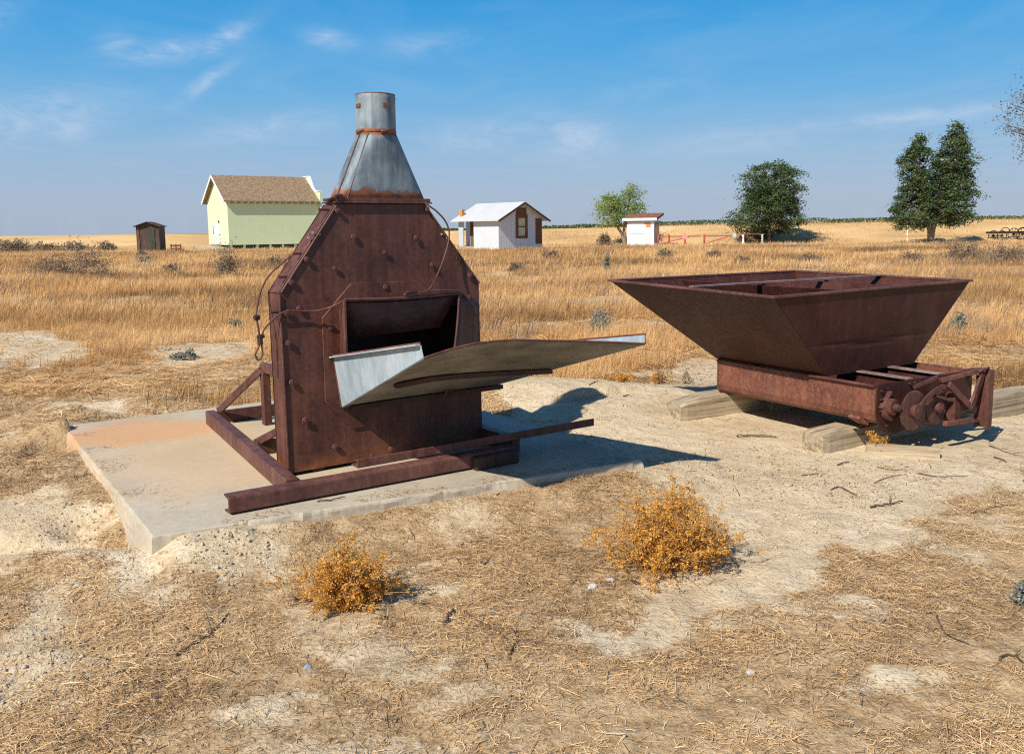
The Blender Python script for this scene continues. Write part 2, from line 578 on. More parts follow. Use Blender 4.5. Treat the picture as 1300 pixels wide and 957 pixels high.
WGT = [1.0, 0.72, 0.6, 0.75, 0.7, 0.7, 0.7, 0.8, 0.6, 0.75, 0.7]


def sandmask(x, y):
    wx = x + (fbm(x * 2.3, y * 2.3, 3) - 0.5) * 0.55 + (fbm(x * 9, y * 9, 31, 2) - 0.5) * 0.16
    wy = y + (fbm(x * 2.3 + 40, y * 2.3, 5) - 0.5) * 0.65 + (fbm(x * 9, y * 9 + 9, 37, 2) - 0.5) * 0.16
    r = np.zeros(x.shape)
    for p, w in zip(SAND, WGT):
        r = np.maximum(r, w * sstep(0.14, -0.12, sdpoly(wx, wy, p)))
    patch = sstep(0.60, 0.72, fbm(x * 1.3, y * 2.0, 77)) * 0.55
    return np.maximum(r, patch)


def gauss(x, y, cx, cy, rx, ry, rot=0.0):
    c, s = math.cos(rot), math.sin(rot)
    a, b_ = (x - cx) * c + (y - cy) * s, (y - cy) * c - (x - cx) * s
    return np.exp(-(a / rx) ** 2 - (b_ / ry) ** 2)


def gh(x, y, detail=True):
    x, y = np.asarray(x, float), np.asarray(y, float)
    lu = (x - MP[0]) * MU[0] + (y - MP[1]) * MU[1]
    ld = (x - MP[0]) * MD[0] + (y - MP[1]) * MD[1]
    near = np.exp(-(np.hypot(x, y - 5) / 14) ** 4)
    z = np.zeros(x.shape)
    z = z + (fbm(x * 0.35, y * 0.35, 8) - 0.5) * 0.10 * sstep(8, 14, np.hypot(x, y - 3))
    z = z + (fbm(x * 0.9, y * 0.9, 9) - 0.5) * 0.06
    if detail:
        z = z + (fbm(x * 5, y * 5, 10, 3) - 0.5) * 0.030 * near + (fbm(x * 15, y * 15, 14, 3) - 0.5) * 0.018 * near
    # level under the hopper
    hop = gauss(x, y, 2.6, 6.9, 1.9, 1.5)
    z = z * (1 - 0.8 * hop) + 0.06 * hop
    # low bank of dirt behind and beside the slab
    z = z + 0.25 * gauss(x, y, -0.10, 7.85, 1.7, 0.80, 0.12) + 0.05 * gauss(x, y, 0.75, 6.6, 0.5, 0.9)
    # spoil heap at the slab's far left corner, soil along the slab's edges
    z = z + 0.20 * gauss(x, y, -3.05, 7.55, 0.55, 0.30, 0.35)
    ea = np.clip(((x + 3.469) * 1.718 + (y - 6.588) * -2.511) / 9.257, -0.2, 1.2)   # 0 at the far, 1 at the near left corner
    dl = np.hypot(x - (-3.469 + 1.718 * ea), y - (6.588 - 2.511 * ea))
    z = z + np.exp(-(dl / 0.5) ** 2) * (0.135 - 0.095 * ea)
    ef = np.clip(((x + 1.751) * 2.576 + (y - 4.077) * 1.323) / 8.386, -0.1, 1.1)
    df = np.hypot(x - (-1.751 + 2.576 * ef), y - (4.077 + 1.323 * ef))
    z = z + np.exp(-(df / 0.30) ** 2) * (0.125 - 0.055 * np.clip(ef, 0, 1)) * sstep(-0.02, 0.06, ef)
    # shallow trench from the slab's near corner, and a burrow
    z = z - 0.22 * np.exp(-(((y - 4.40 - 0.08 * np.sin(x * 3)) / 0.17) ** 2)) * sstep(-1.75, -2.05, x) * sstep(-4.6, -3.2, x)
    z = z + 0.06 * np.exp(-(((y - 4.05) / 0.16) ** 2)) * sstep(-1.7, -2.1, x)
    bx, by = g(62, 583)
    px_, py_ = g(105, 668)
    z = z - 0.16 * gauss(x, y, px_, py_, 0.16, 0.12)
    z = z - 1.1 * gauss(x, y, bx + 0.03, by + 0.03, 0.13, 0.12) + 0.10 * gauss(x, y, bx + 0.02, by + 0.30, 0.30, 0.14)
    # inside the slab keep the soil under the concrete except where the bank laps over its back
    sd = sdpoly(x, y, SLAB)
    cap = np.where((lu > 1.35) & (ld > 0.8), 9.0, 0.09)
    z = np.where(sd < -0.03, np.minimum(z, cap - 0.03), z)
    z = np.where((sd >= -0.03) & (ld < 0.8), np.minimum(z, 0.138 + (fbm(x * 12, y * 12, 44, 2) - 0.5) * 0.02), z)
    # long embankment across the far side of the field
    top = 1.62 + 0.55 * sstep(-20, 60, x) + (fbm(x * 0.05, y * 0.0, 4) - 0.5) * 0.25
    z = np.where(y > 60, z * 0.4, z)
    z = z + top * sstep(91.5, 100, y + 3.5 * sstep(8, 22, x) - 9 * sstep(0, -14, x) + (fbm(x * 0.03, x * 0 + 2, 6) - 0.5) * 6) * sstep(-1300, -900, -np.abs(x))
    return z


def gz(x, y):
    return float(gh(np.array([x]), np.array([y]))[0])


def axis(*segs):
    out = []
    for a, b_, n in segs:
        out += list(np.linspace(a, b_, n, endpoint=False))
    out.append(segs[-1][1])
    return np.array(out)


ys = axis((-40, 0.5, 12), (0.5, 2.2, 18), (2.2, 8.2, 200), (8.2, 14, 90), (14, 30, 70), (30, 92, 60), (92, 118, 40), (118, 300, 12), (300, 3000, 10))
xs = axis((-3000, -300, 9), (-300, -70, 20), (-70, -14, 60), (-14, -4.5, 80), (-4.5, 5, 270), (5, 15, 90), (15, 70, 60), (70, 300, 20), (300, 3000, 9))
XX, YY = np.meshgrid(xs, ys)
ZZ = gh(XX.ravel(), YY.ravel())
V = np.stack([XX.ravel(), YY.ravel(), ZZ], 1)
nx, ny = len(xs), len(ys)
idx = np.arange(nx * ny).reshape(ny, nx)
Fq = np.stack([idx[:-1, :-1], idx[:-1, 1:], idx[1:, 1:], idx[1:, :-1]], -1).reshape(-1, 4)
ground = np_mesh('ground', V, 4, M['ground'], faces=Fq)
ground.data.polygons.foreach_set('use_smooth', [True] * len(ground.data.polygons))
at = ground.data.attributes.new('sand', 'FLOAT', 'POINT')
at.data.foreach_set('value', sandmask(V[:, 0], V[:, 1]).astype(np.float32))
tag(ground, kind='structure')

# road crossing the far side
M['road'] = plain('old_asphalt', (0.26, 0.22, 0.175), 0.9, 0.12, 0.8, 0.15)
rd = MB()
rx = np.linspace(-160, 160, 60)
rows = []
for off in (-1.7, 1.7):
    rows.append([(x, 76.0 + off + 0.004 * x, gz(x, 76 + off) * 0 + 0.085) for x in rx])
rd.quad_sheet(rows)
tag(rd.build('road', M['road']), kind='structure')

# ------------------------------------------------------------------ world and sun
sun_dir = Vector((0.525, 0.685, -0.78)).normalized()       # the way the light travels
sl = bpy.data.lights.new('sun', 'SUN')
sl.energy = 5.0
sl.angle = math.radians(0.5)
sl.color = (1.0, 0.945, 0.86)
so = bpy.data.objects.new('sun', sl)
COL.objects.link(so)
so.rotation_euler = sun_dir.to_track_quat('-Z', 'Y').to_euler()
w = bpy.data.worlds.new('World')
S.world = w
w.use_nodes = True
nt = w.node_tree
bg = nt.nodes['Background']
sky = N(nt, 'ShaderNodeTexSky', sky_type='NISHITA', sun_disc=False)
sky.sun_elevation = math.asin(-sun_dir.z)
sky.sun_rotation = math.atan2(-sun_dir.x, -sun_dir.y)
sky.air_density, sky.dust_density, sky.ozone_density = 1.0, 0.6, 2.5
tc = N(nt, 'ShaderNodeTexCoord')
D = sepz(nt, tc.outputs['Generated'])
hs = N(nt, 'ShaderNodeHueSaturation', in_={'Saturation': 1.25, 'Value': 1.0})
nt.links.new(sky.outputs[0], hs.inputs['Color'])
# grey-mauve haze band over the horizon
el = D[2]
grad = ramp(nt, el, [(0.0, (3.2, 3.85, 4.95)), (0.035, (3.15, 3.95, 5.2)), (0.083, (2.5, 4.0, 5.75)), (0.144, (1.25, 3.6, 6.2)), (0.207, (0.55, 3.05, 6.2)), (0.26, (0.24, 2.6, 5.8)), (0.5, (0.2, 1.3, 3.8)), (1.0, (0.25, 0.9, 2.6))])
skyc = mix(nt, 0.93, hs.outputs[0], grad)
# thin high cirrus: noise on a flat high layer, gathered in a few streaks
zz = mth(nt, 'MAXIMUM', D[2], 0.02)
cx_, cy_ = mth(nt, 'DIVIDE', D[0], zz), mth(nt, 'DIVIDE', D[1], zz)
cv = N(nt, 'ShaderNodeCombineXYZ')
nt.links.new(cx_, cv.inputs[0])
nt.links.new(mth(nt, 'MULTIPLY', cy_, 0.55), cv.inputs[1])
wisp = noise(nt, cv.outputs[0], 1.15, 8, 0.62, 0.9)
wisp = ramp(nt, wisp, [(0.44, 0.0), (0.74, 1.0)])
az = N(nt, 'ShaderNodeMath', operation='ARCTAN2')
nt.links.new(D[0], az.inputs[0])
nt.links.new(D[1], az.inputs[1])
az = az.outputs[0]
elv = mth(nt, 'ARCSINE', D[2])


def streak(a0, e0, la, le, rot, amp):
    """soft cloud streak round azimuth a0, elevation e0 (degrees)"""
    c, s = math.cos(math.radians(rot)), math.sin(math.radians(rot))
    da, de = mth(nt, 'SUBTRACT', az, math.radians(a0)), mth(nt, 'SUBTRACT', elv, math.radians(e0))
    a = mth(nt, 'DIVIDE', mth(nt, 'ADD', mth(nt, 'MULTIPLY', da, c), mth(nt, 'MULTIPLY', de, s)), math.radians(la))
    d = mth(nt, 'DIVIDE', mth(nt, 'SUBTRACT', mth(nt, 'MULTIPLY', de, c), mth(nt, 'MULTIPLY', da, s)), math.radians(le * 1.35))
    r = mth(nt, 'ADD', mth(nt, 'MULTIPLY', a, a), mth(nt, 'MULTIPLY', d, d))
    r = mth(nt, 'POWER', 2.718, mth(nt, 'MULTIPLY', r, -1.0))
    return mth(nt, 'MULTIPLY', r, amp)


dn = noise(nt, coords(nt, 'Generated', (13, 13, 40)), 1.0, 8, 0.70, 1.6)
dn = ramp(nt, dn, [(0.36, 0.0), (0.66, 1.0)])
acc = None
for args in [(-20.6, 10.6, 2.9, 0.42, 8, 0.9), (-17.6, 11.4, 1.7, 0.36, 30, 0.9), (-23.2, 10.7, 1.1, 0.5, 0, 0.7), (-18.6, 9.0, 2.0, 0.30, 36, 0.7), (-28.0, 6.6, 5.0, 1.0, 14, 0.6), (-30, 11.5, 2.2, 0.5, 30, 0.4), (-11.3, 11.7, 1.6, 0.42, -6, 0.7),
             (-5.0, 11.6, 3.0, 0.5, 8, 0.35), (25, 6.3, 4.5, 0.32, 3, 0.8), (19.5, 6.0, 2.5, 0.3, -3, 0.45), (4.5, 5.7, 2.4, 1.0, -6, 0.75), (-1, 6.2, 5.0, 0.7, 8, 0.5), (14, 5.4, 5.0, 0.6, 2, 0.45), (-26.3, 6.0, 1.4, 0.5, 0, 0.75), (-15, 6.4, 5, 0.6, 8, 0.5), (8, 8.6, 3, 0.4, 10, 0.25)]:
    k = streak(*args)
    acc = k if acc is None else mth(nt, 'MAXIMUM', acc, k)
cl = mth(nt, 'MULTIPLY', acc, mth(nt, 'ADD', 0.20, mth(nt, 'MULTIPLY', dn, 0.9)))
cl = mth(nt, 'ADD', cl, mth(nt, 'MULTIPLY', wisp, 0.14), True)
skyc = mix(nt, mth(nt, 'MULTIPLY', cl, 0.72), skyc, (5.2, 5.9, 7.1))
nt.links.new(skyc, bg.inputs['Color'])
bg.inputs['Strength'].default_value = 0.10
vs = S.view_settings
vs.view_transform, vs.look, vs.exposure, vs.gamma = 'Standard', 'None', 0.27, 1.0
S.display_settings.display_device = 'sRGB'
S.cycles.use_denoising = False
S.cycles.filter_width = 1.15
S.cycles.max_bounces = 6

# ------------------------------------------------------------------ concrete slab
sb = MB()
ring, ztop = [], 0.15
pts = []
for i in range(len(SLAB)):
    (ax, ay), (bx, by) = SLAB[i], SLAB[(i + 1) % len(SLAB)]
    k = max(2, int(math.hypot(bx - ax, by - ay) / 0.022))
    for j in range(k):
        t = j / k
        pts.append((ax + (bx - ax) * t, ay + (by - ay) * t))
cen = np.mean(SLAB, 0)
pa = np.array(pts)
dv_ = pa - cen
dv_ /= np.linalg.norm(dv_, axis=1)[:, None]
k = len(pts)
arc = np.arange(k) * 0.022
lev = [(-0.014, 0.15), (-0.004, 0.146), (0.0, 0.135), (0.003, 0.11), (0.006, 0.085), (0.009, 0.06), (0.012, 0.03), (0.014, 0.0), (0.016, -0.25)]
rows = []
chip = np.clip(fbm(arc * 9.0, arc * 0 + 2, 5, 4) - 0.58, 0, 1) * 0.10
for off, z in lev:
    nz = (fbm(arc * 14.0, arc * 0 + z * 30, 9, 4) - 0.5) * (0.012 if z > 0.149 else 0.018) + off - chip * (1.0 if z > 0.13 else 0.35 if z > 0.1 else 0)
    q = pa + dv_ * nz[:, None]
    zz2 = np.full(k, z) - (chip * 0.25 if 0.12 < z < 0.149 else 0)
    rows.append([(q[i][0], q[i][1], zz2[i] if z < 0.149 else z) for i in range(k)])
tri = tessellate_polygon([[Vector((p[0], p[1], 0)) for p in rows[0]]])
nl = len(lev)
sb.add([p for r_ in rows for p in r_], [tuple(t) for t in tri] + [(j * k + i, j * k + (i + 1) % k, (j + 1) * k + (i + 1) % k, (j + 1) * k + i) for j in range(nl - 1) for i in range(k)])
tag(sb.build('concrete_slab', M['concrete']), 'pale concrete slab with an orange rust stain under the upright rusty machine', 'slab')

# ------------------------------------------------------------------ the upright machine on the slab
mach = thing('blower_machine', 'upright rusty steel machine with galvanized stack and tilted chute on the concrete slab', 'machine', (MP[0], MP[1], 0.15), math.atan2(MU[1], MU[0]))
R_, RD, RF, GV, GH = M['rust'], M['rust_dark'], M['rust_frame'], M['galv'], M['galv_hood']
DEP = 0.15
Z = lambda z: z - 0.15
outline = [(0.012, Z(0.172)), (1.425, Z(0.172)), (1.416, Z(1.245)), (1.0, Z(1.772)), (0.378, Z(1.766)), (0.004, Z(1.252))]
hole = [(0.40, Z(0.56)), (1.34, Z(0.56)), (1.34, Z(1.11)), (0.40, Z(1.11))]
front = lambda off: (lambda a, b_, o: (a, off - o, b_))
MB().plate(outline, 0.008, front(0.008), hole).build('front_plate', R_, mach, bevel=0.002)
MB().plate([(a, b_) for a, b_ in outline], 0.006, front(DEP + 0.006), hole).build('back_plate', RD, mach)
rh = MB()  # added box, unseen from the front, keeps the inside of the mouth dark
y0_, y1_ = DEP + 0.007, DEP + 0.42
(xa, za), (xb, zb_) = hole[0], hole[2]
rh.add([(xa, y0_, za), (xb, y0_, za), (xb, y0_, zb_), (xa, y0_, zb_), (xa, y1_, za), (xb, y1_, za), (xb, y1_, zb_), (xa, y1_, zb_)], [(0, 1, 5, 4), (1, 2, 6, 5), (2, 3, 7, 6), (3, 0, 4, 7), (4, 5, 6, 7)])
rh.build('hidden_throat_box', RD, mach, solid=0.006)
# edge strips between the two plates, each with a short inturned lip
for i in range(6):
    if i == 0:
        continue
    (a0, b0), (a1, b1) = outline[i], outline[(i + 1) % 6]
    mb = MB()
    mx_, mz_ = (a0 + a1) / 2 - 0.71, (b0 + b1) / 2 - 0.8
    nrm = Vector((b1 - b0, 0, -(a1 - a0))).normalized()
    if nrm.x * mx_ + nrm.z * mz_ < 0:
        nrm = -nrm
    p, q = Vector((a0, 0, b0)) - nrm * 0.006, Vector((a1, 0, b1)) - nrm * 0.006
    if i == 3:
        continue
    dd = (q - p).normalized() * 0.004
    mb.add([p + dd + Vector((0, 0.009, 0)), q - dd + Vector((0, 0.009, 0)), q - dd + Vector((0, DEP - 0.001, 0)), p + dd + Vector((0, DEP - 0.001, 0))], [(0, 1, 2, 3)])
    mb.build('edge_strip', R_, mach, solid=0.006)
# angle iron along the slanted and upright outer edges
for (a0, b0), (a1, b1), ins in (((0.378, Z(1.766)), (0.004, Z(1.252)), 0.02), ((0.004, Z(1.252)), (0.008, Z(0.20)), 0.014), ((1.0, Z(1.772)), (1.416, Z(1.245)), 0.0)):
    MB().bar((a0 + ins * 0.6, -0.003, b0 - ins * 0.4), (a1 + ins * 0.9, -0.003, b1 + 0.002), 0.012, 0.016, (0, 1, 0)).build('edge_angle', RF, mach, bevel=0.003)
# raised eight sided plate round the mouth
oct_ = [(0.269, Z(0.576)), (0.444, Z(0.389)), (1.21, Z(0.389)), (1.392, Z(0.58)), (1.392, Z(1.09)), (1.30, Z(1.13)), (1.09, Z(1.17)), (0.934, Z(1.285)), (0.468, Z(1.291)), (0.27, Z(1.091))]
MB().plate(oct_, 0.010, front(-0.001), [(0.402, Z(0.562)), (1.338, Z(0.562)), (1.338, Z(1.108)), (0.402, Z(1.108))]).build('mouth_flange', R_, mach, bevel=0.002)
# protruding mouth: four sheets, the right one flaring back to the plate
PR = -0.185
mt = MB()
mt.add([(0.385, -0.008, Z(0.86)), (0.335, PR, Z(0.89)), (0.335, PR, Z(1.205)), (0.385, -0.008, Z(1.12))], [(0, 1, 2, 3)])
o = mt.build('mouth_side', R_, mach, solid=0.008)
mt = MB()
rows = []
for t in np.linspace(0, 1, 10):
    z0 = Z(1.203 - 0.66 * t)
    x0 = 1.135 - 0.04 * t - 0.085 * t ** 2.2
    rows.append([(x0 + (1.395 - x0) * s, PR + (-0.008 - PR) * (s ** 0.85), z0 + (Z(1.12 - 0.55 * t) - z0) * s) for s in np.linspace(0, 1, 6)])
mt.quad_sheet(rows)
mt.build('mouth_side', R_, mach, solid=0.008, smooth=True)
mt = MB()
mt.quad_sheet([[(0.335 + 0.80 * s, PR, Z(1.205) - 0.012 * math.sin(PI * s)) for s in np.linspace(0, 1, 9)], [(0.385 + 1.0 * s, -0.008, Z(1.12)) for s in np.linspace(0, 1, 9)]])
mt.build('mouth_roof', R_, mach, solid=0.008)
# rolled rim on the mouth's front edges
rim = MB()
rim.tube([(0.335 + 0.80 * s, PR - 0.002, Z(1.207) - 0.012 * math.sin(PI * s)) for s in np.linspace(0, 1, 9)], 0.011, 6)
rim.tube([(0.335, PR - 0.002, Z(1.207)), (0.335, PR - 0.002, Z(0.89))], 0.011, 6)
rim.tube([(1.135 - 0.04 * t - 0.085 * t ** 2.2, PR - 0.002, Z(1.203 - 0.66 * t)) for t in np.linspace(0, 1, 9)], 0.008, 6)
rim.build('mouth_rim', RF, mach)
# flap leaning in from the mouth's top
fl = MB()
fl.quad_sheet([[(0.36 + 0.755 * s, PR + 0.02, Z(1.186) - 0.012 * math.sin(PI * s)) for s in np.linspace(0, 1, 9)],
               [(0.385 + 0.72 * s, -0.09, Z(1.075) - 0.010 * math.sin(PI * s)) for s in np.linspace(0, 1, 9)],
               [(0.41 + 0.68 * s, -0.02, Z(0.955) + 0.02 * s) for s in np.linspace(0, 1, 9)]])
fl.build('mouth_flap', R_, mach, solid=0.005, smooth=True)
# galvanized chute: flared tray rising outward from the foot of the mouth
outer = [(0.240, -1.25, 0.988), (0.33, -1.25, 1.006), (0.42, -1.25, 1.021), (0.525, -1.255, 1.034), (0.64, -1.262, 1.038), (0.76, -1.27, 1.036), (1.006, -1.29, 1.013), (1.21, -1.31, 0.995), (1.43, -1.33, 0.972), (1.64, -1.35, 0.948)]
xo = np.array([p[0] for p in outer])
tray = MB()
rows = []
for s in np.linspace(0, 1, 12):
    row = []
    for (a, d_, z_) in outer:
        t = (a - 0.240) / (1.640 - 0.240)
        p0 = Vector((0.376 + 1.114 * t, -0.012, Z(0.53 + 0.008 * t)))
        p1 = Vector((a, d_, Z(z_)))
        p = p0.lerp(p1, s)
        p.z += 0.006 * math.sin(PI * s) * math.sin(PI * t)
        row.append(p)
    rows.append(row)
tray.quad_sheet(rows)
chute = tray.build('chute', GV, mach, solid=0.004, smooth=True)
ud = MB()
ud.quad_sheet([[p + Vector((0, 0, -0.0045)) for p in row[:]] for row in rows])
ud.build('underside', M['galv_dull'], chute, solid=0.002, smooth=True)  # second sheet beneath the tray, in a plain olive grey
ro = MB()
ro.tube([(a, d_ - 0.003, Z(z_) + 0.002) for a, d_, z_ in outer], 0.0055, 6)
ro.build('rusty_rim', M['rust_trough'], chute)
lw = MB()
A0, A1, B0, B1 = Vector((0.376, -0.012, Z(0.532))), Vector((0.332, -0.012, Z(0.845))), Vector((0.240, -1.25, Z(0.990))), Vector((0.243, -1.22, Z(1.048)))
lw.quad_sheet([[A0.lerp(B0, s) for s in np.linspace(0, 1, 8)], [A1.lerp(B1, s) for s in np.linspace(0, 1, 8)]])
lw.build('side_wall', M['galv_pale'], chute, solid=0.004)
lp = MB()
lp.section(A1 + Vector((-0.012, 0, 0.004)), B1 + Vector((-0.012, 0, 0.004)), [(-0.016, -0.004), (0.016, -0.004), (0.016, 0.004), (-0.008, 0.004), (-0.016, -0.016)])
lp.build('side_lip', M['galv_pale'], chute)
lr = MB()
lr.tube([A1 + Vector((-0.004, 0, 0.012)), A1.lerp(B1, 0.5) + Vector((-0.004, 0, 0.012)), B1 + Vector((-0.004, 0, 0.012))], 0.005, 5)
lr.tube([A1 + Vector((-0.004, -0.004, 0)), A0 + Vector((-0.004, -0.004, 0))], 0.005, 5)
lr.build('rusty_rim', M['rust_trough'], chute)
D0, C0 = Vector((1.49, -0.012, Z(0.54))), Vector((1.640, -1.35, Z(0.948)))
D1, C1 = Vector((1.50, -0.012, Z(0.80))), Vector((1.642, -1.35, Z(1.003)))
rw = MB()
rw.quad_sheet([[D0.lerp(C0, s) for s in np.linspace(0, 1, 8)], [D1.lerp(C1, s) for s in np.linspace(0, 1, 8)]])
rw.build('side_wall', M['galv_pale'], chute, solid=0.004)
rr = MB()
rr.tube([D1 + Vector((0, 0, 0.003)), C1 + Vector((0, -0.003, 0.003)), C0 + Vector((0, -0.003, 0))], 0.0055, 5)
rr.build('rusty_rim', M['rust_trough'], chute)


def under(s, t, dz):
    a = 0.240 + 1.40 * t
    d_, z_ = np.interp(a, xo, [p[1] for p in outer]), np.interp(a, xo, [p[2] for p in outer])
    p = Vector((0.376 + 1.114 * t, -0.012, Z(0.53 + 0.008 * t))).lerp(Vector((a, d_, Z(z_))), s)
    p.z += 0.006 * math.sin(PI * s) * math.sin(PI * t) - dz
    return p


for s, t0, t1 in ((0.47, 0.10, 0.965), (0.05, 0.03, 1.03)):
    rb = MB()
    ts = np.linspace(t0, t1, 6)
    for i in range(5):
        rb.bar(under(s, ts[i], 0.019), under(s, ts[i + 1], 0.019), 0.05, 0.028)
    rb.build('rib', RD, chute)
# hood and stovepipe
hx0, hx1, zb, ztp = 0.408, 1.020, Z(1.79), Z(2.205)
pcx, pcy, pr = 0.714, DEP / 2, 0.120
n = 40
bot, tp = [], []
hw, hd = (hx1 - hx0) / 2, DEP / 2 + 0.012
for i in range(n):
    a = 2 * PI * (i + 0.5) / n
    c, s = math.cos(a), math.sin(a)
    e = 0.28
    bot.append(((hx0 + hx1) / 2 + hw * math.copysign(abs(c) ** e, c), pcy + hd * math.copysign(abs(s) ** e, s), zb))
    tp.append((pcx + pr * c, pcy + pr * s, ztp))
hood = MB()
lv = 10
hood.quad_sheet([[tuple(Vector(bot[i % n]).lerp(Vector(tp[i % n]), t)) for i in range(n + 1)] for t in np.linspace(0, 1, lv)])
hd_o = hood.build('hood', GH, mach, solid=0.003, smooth=True)
pipe = MB()
pz1 = Z(2.440)
prow = []
for t in (0, 0.04, 0.10, 0.5, 0.86, 0.93, 0.97, 1.0):
    r = pr + 0.001 + (0.003 if 0.9 < t < 0.95 or 0.02 < t < 0.06 else 0.0)
    prow.append([(pcx + r * math.cos(2 * PI * i / n), pcy + r * math.sin(2 * PI * i / n), ztp - 0.004 + (pz1 - ztp) * t) for i in range(n + 1)])
pipe.quad_sheet(prow)
pp = pipe.build('stovepipe', GH, mach, solid=0.003, smooth=True)
tr = MB()
tr.tube([(pcx + (pr + 0.001) * math.cos(2 * PI * i / n), pcy + (pr + 0.001) * math.sin(2 * PI * i / n), pz1 - 0.004) for i in range(n + 1)], 0.0035, 5)
tr.build('rusty_rim', M['rust_trough'], pp)
for a in (-1.52, -3.05):
    tb = MB()
    tb.box((-0.022, -0.006, -0.012), (0.022, 0.004, 0.012), Matrix.Translation((pcx + (pr + 0.003) * math.cos(a), pcy + (pr + 0.003) * math.sin(a), Z(2.365))) @ Matrix.Rotation(a + PI / 2, 4, 'Z'))
    tb.build('tab', M['rust_trough'], pp, bevel=0.002)
for a, zz_ in ((-1.55, 2.212), (-2.95, 2.212)):
    tb = MB()
    tb.tube([(pcx + (pr + 0.004) * math.cos(a + q), pcy + (pr + 0.004) * math.sin(a + q), Z(zz_) + 0.006 * math.sin(q * 9)) for q in np.linspace(-0.26, 0.26, 6)], 0.014, 6, 0.006)
    tb.build('seam_clip', M['rust_trough'], pp, smooth=True)
se = MB()
se.tube([Vector(bot[26]).lerp(Vector(tp[24]), t) + Vector((-0.004, -0.004, 0)) for t in (0.02, 0.3, 0.6, 0.98)], 0.003, 5)
se.tube([Vector(bot[20]).lerp(Vector(tp[21]), t) + Vector((-0.006, 0, 0)) for t in (0.0, 0.3, 0.6, 0.98)], 0.004, 5)
se.build('seam', M['rust_trough'], hd_o)
fg = MB()
fg.box((hx0 - 0.03, -0.022, Z(1.7745)), (hx1 + 0.03, DEP + 0.025, Z(1.784)))
fg.box((hx0 - 0.02, 0.012, Z(1.760)), (hx1 - 0.01, DEP - 0.004, Z(1.7740)))
fg.box((hx0 - 0.02, -0.016, Z(1.7845)), (hx1 + 0.02, -0.008, Z(1.806)))
fg.box((hx0 - 0.055, 0.02, Z(1.785)), (hx0 - 0.008, 0.10, Z(1.803)))
fg.build('hood_flange', RF, mach, bevel=0.002)
for (a, b_) in ((0.385, 1.80), (0.37, 1.79), (0.40, 1.815)):
    MB().cyl((a, 0.03 if a < 0.39 else -0.02, Z(b_)), (1, 0.3, 0.2), 0.011, 0.05, 6).build('bolt', RD, mach)
# bolt heads, sharing one mesh
bolts = [(0.393, 1.728), (1.017, 1.740), (0.495, 1.573), (0.930, 1.557), (0.702, 1.472), (1.042, 1.383), (0.363, 1.386), (0.185, 1.443), (0.086, 1.312), (0.128, 1.157), (0.052, 1.135), (0.050, 0.959), (0.323, 1.03), (0.06, 0.723),
         (0.133, 0.482), (1.244, 1.419), (1.335, 1.305), (1.385, 1.110), (1.324, 1.157), (0.705, 1.256), (0.32, 0.293), (0.569, 0.195), (0.705, 0.215)]
bm_ = MB()
bm_.tube([(0, 0.0, 0), (0, -0.017, 0)], 0.0205, 6).tube([(0, -0.0165, 0), (0, -0.024, 0)], 0.010, 8)
bolt0 = bm_.build('bolt', RF, mach, bevel=0.004, seg=2)
for i, (a, b_) in enumerate(bolts):
    o = bolt0 if i == 0 else bolt0.copy()
    if i:
        COL.objects.link(o)
        o.parent = mach
    o.location = (a, -0.008 if b_ > 0 else 0, Z(b_))
    o.rotation_euler = (random.uniform(-0.1, 0.1), random.uniform(0, PI), random.uniform(-0.1, 0.1))
    sc_ = random.uniform(0.85, 1.12)
    o.scale = (sc_, random.uniform(0.45, 0.75), sc_)
rv0 = MB().cyl((0, 0, 0), (0, 1, 0), 0.0075, 0.004, 8).build('rivet_or_lit_hole', plain('hole_daylight', (0.42, 0.38, 0.32), 0.5, 0.1), mach)  # pale discs painted as daylight showing through small holes in the plate
for i, (a, b_) in enumerate([(0.233, 1.600), (0.205, 1.570), (0.275, 1.590), (0.25, 1.565), (1.125, 1.58), (1.167, 1.556)]):
    o = rv0 if i == 0 else rv0.copy()
    if i:
        COL.objects.link(o)
        o.parent = mach
    o.location = (a, -0.006, Z(b_))
# side bolts poking out of the left edge
for (a, b_) in ((0.32, 1.735), (0.145, 1.478), (0.05, 1.345), (-0.005, 1.142)):
    MB().cyl((a, 0.02, Z(b_)), (1, 0.25, 0.0), 0.008, 0.075, 6).build('edge_bolt', RF, mach)
# wires
wires = [
    [(1.0, -0.02, 1.776), (1.081, -0.03, 1.722), (1.145, -0.035, 1.651), (1.161, -0.04, 1.564), (1.109, -0.06, 1.437), (1.029, -0.11, 1.337), (0.93, -0.17, 1.245), (0.86, -0.19, 1.225), (0.73, -0.19, 1.214)],
    [(0.045, -0.03, 1.153), (0.132, -0.03, 1.143), (0.231, -0.06, 1.143), (0.30, -0.10, 1.165), (0.335, -0.19, 1.205)],
    [(0.73, -0.195, 1.216), (0.85, -0.20, 1.225), (0.98, -0.20, 1.232), (1.12, -0.195, 1.218), (1.24, -0.12, 1.16), (1.37, -0.05, 1.02)],
    [(0.16, 0.17, 1.46), (0.03, 0.165, 1.36), (-0.045, 0.13, 1.27), (-0.095, 0.07, 1.18), (-0.115, 0.04, 1.121), (-0.108, 0.03, 1.039), (-0.11, 0.03, 0.955), (-0.135, 0.03, 0.905), (-0.118, 0.03, 0.868), (-0.092, 0.03, 0.90), (-0.095, 0.03, 0.965), (-0.08, 0.03, 1.037), (-0.045, 0.0, 1.089), (-0.014, -0.02, 1.124), (0.045, -0.03, 1.153)],
]


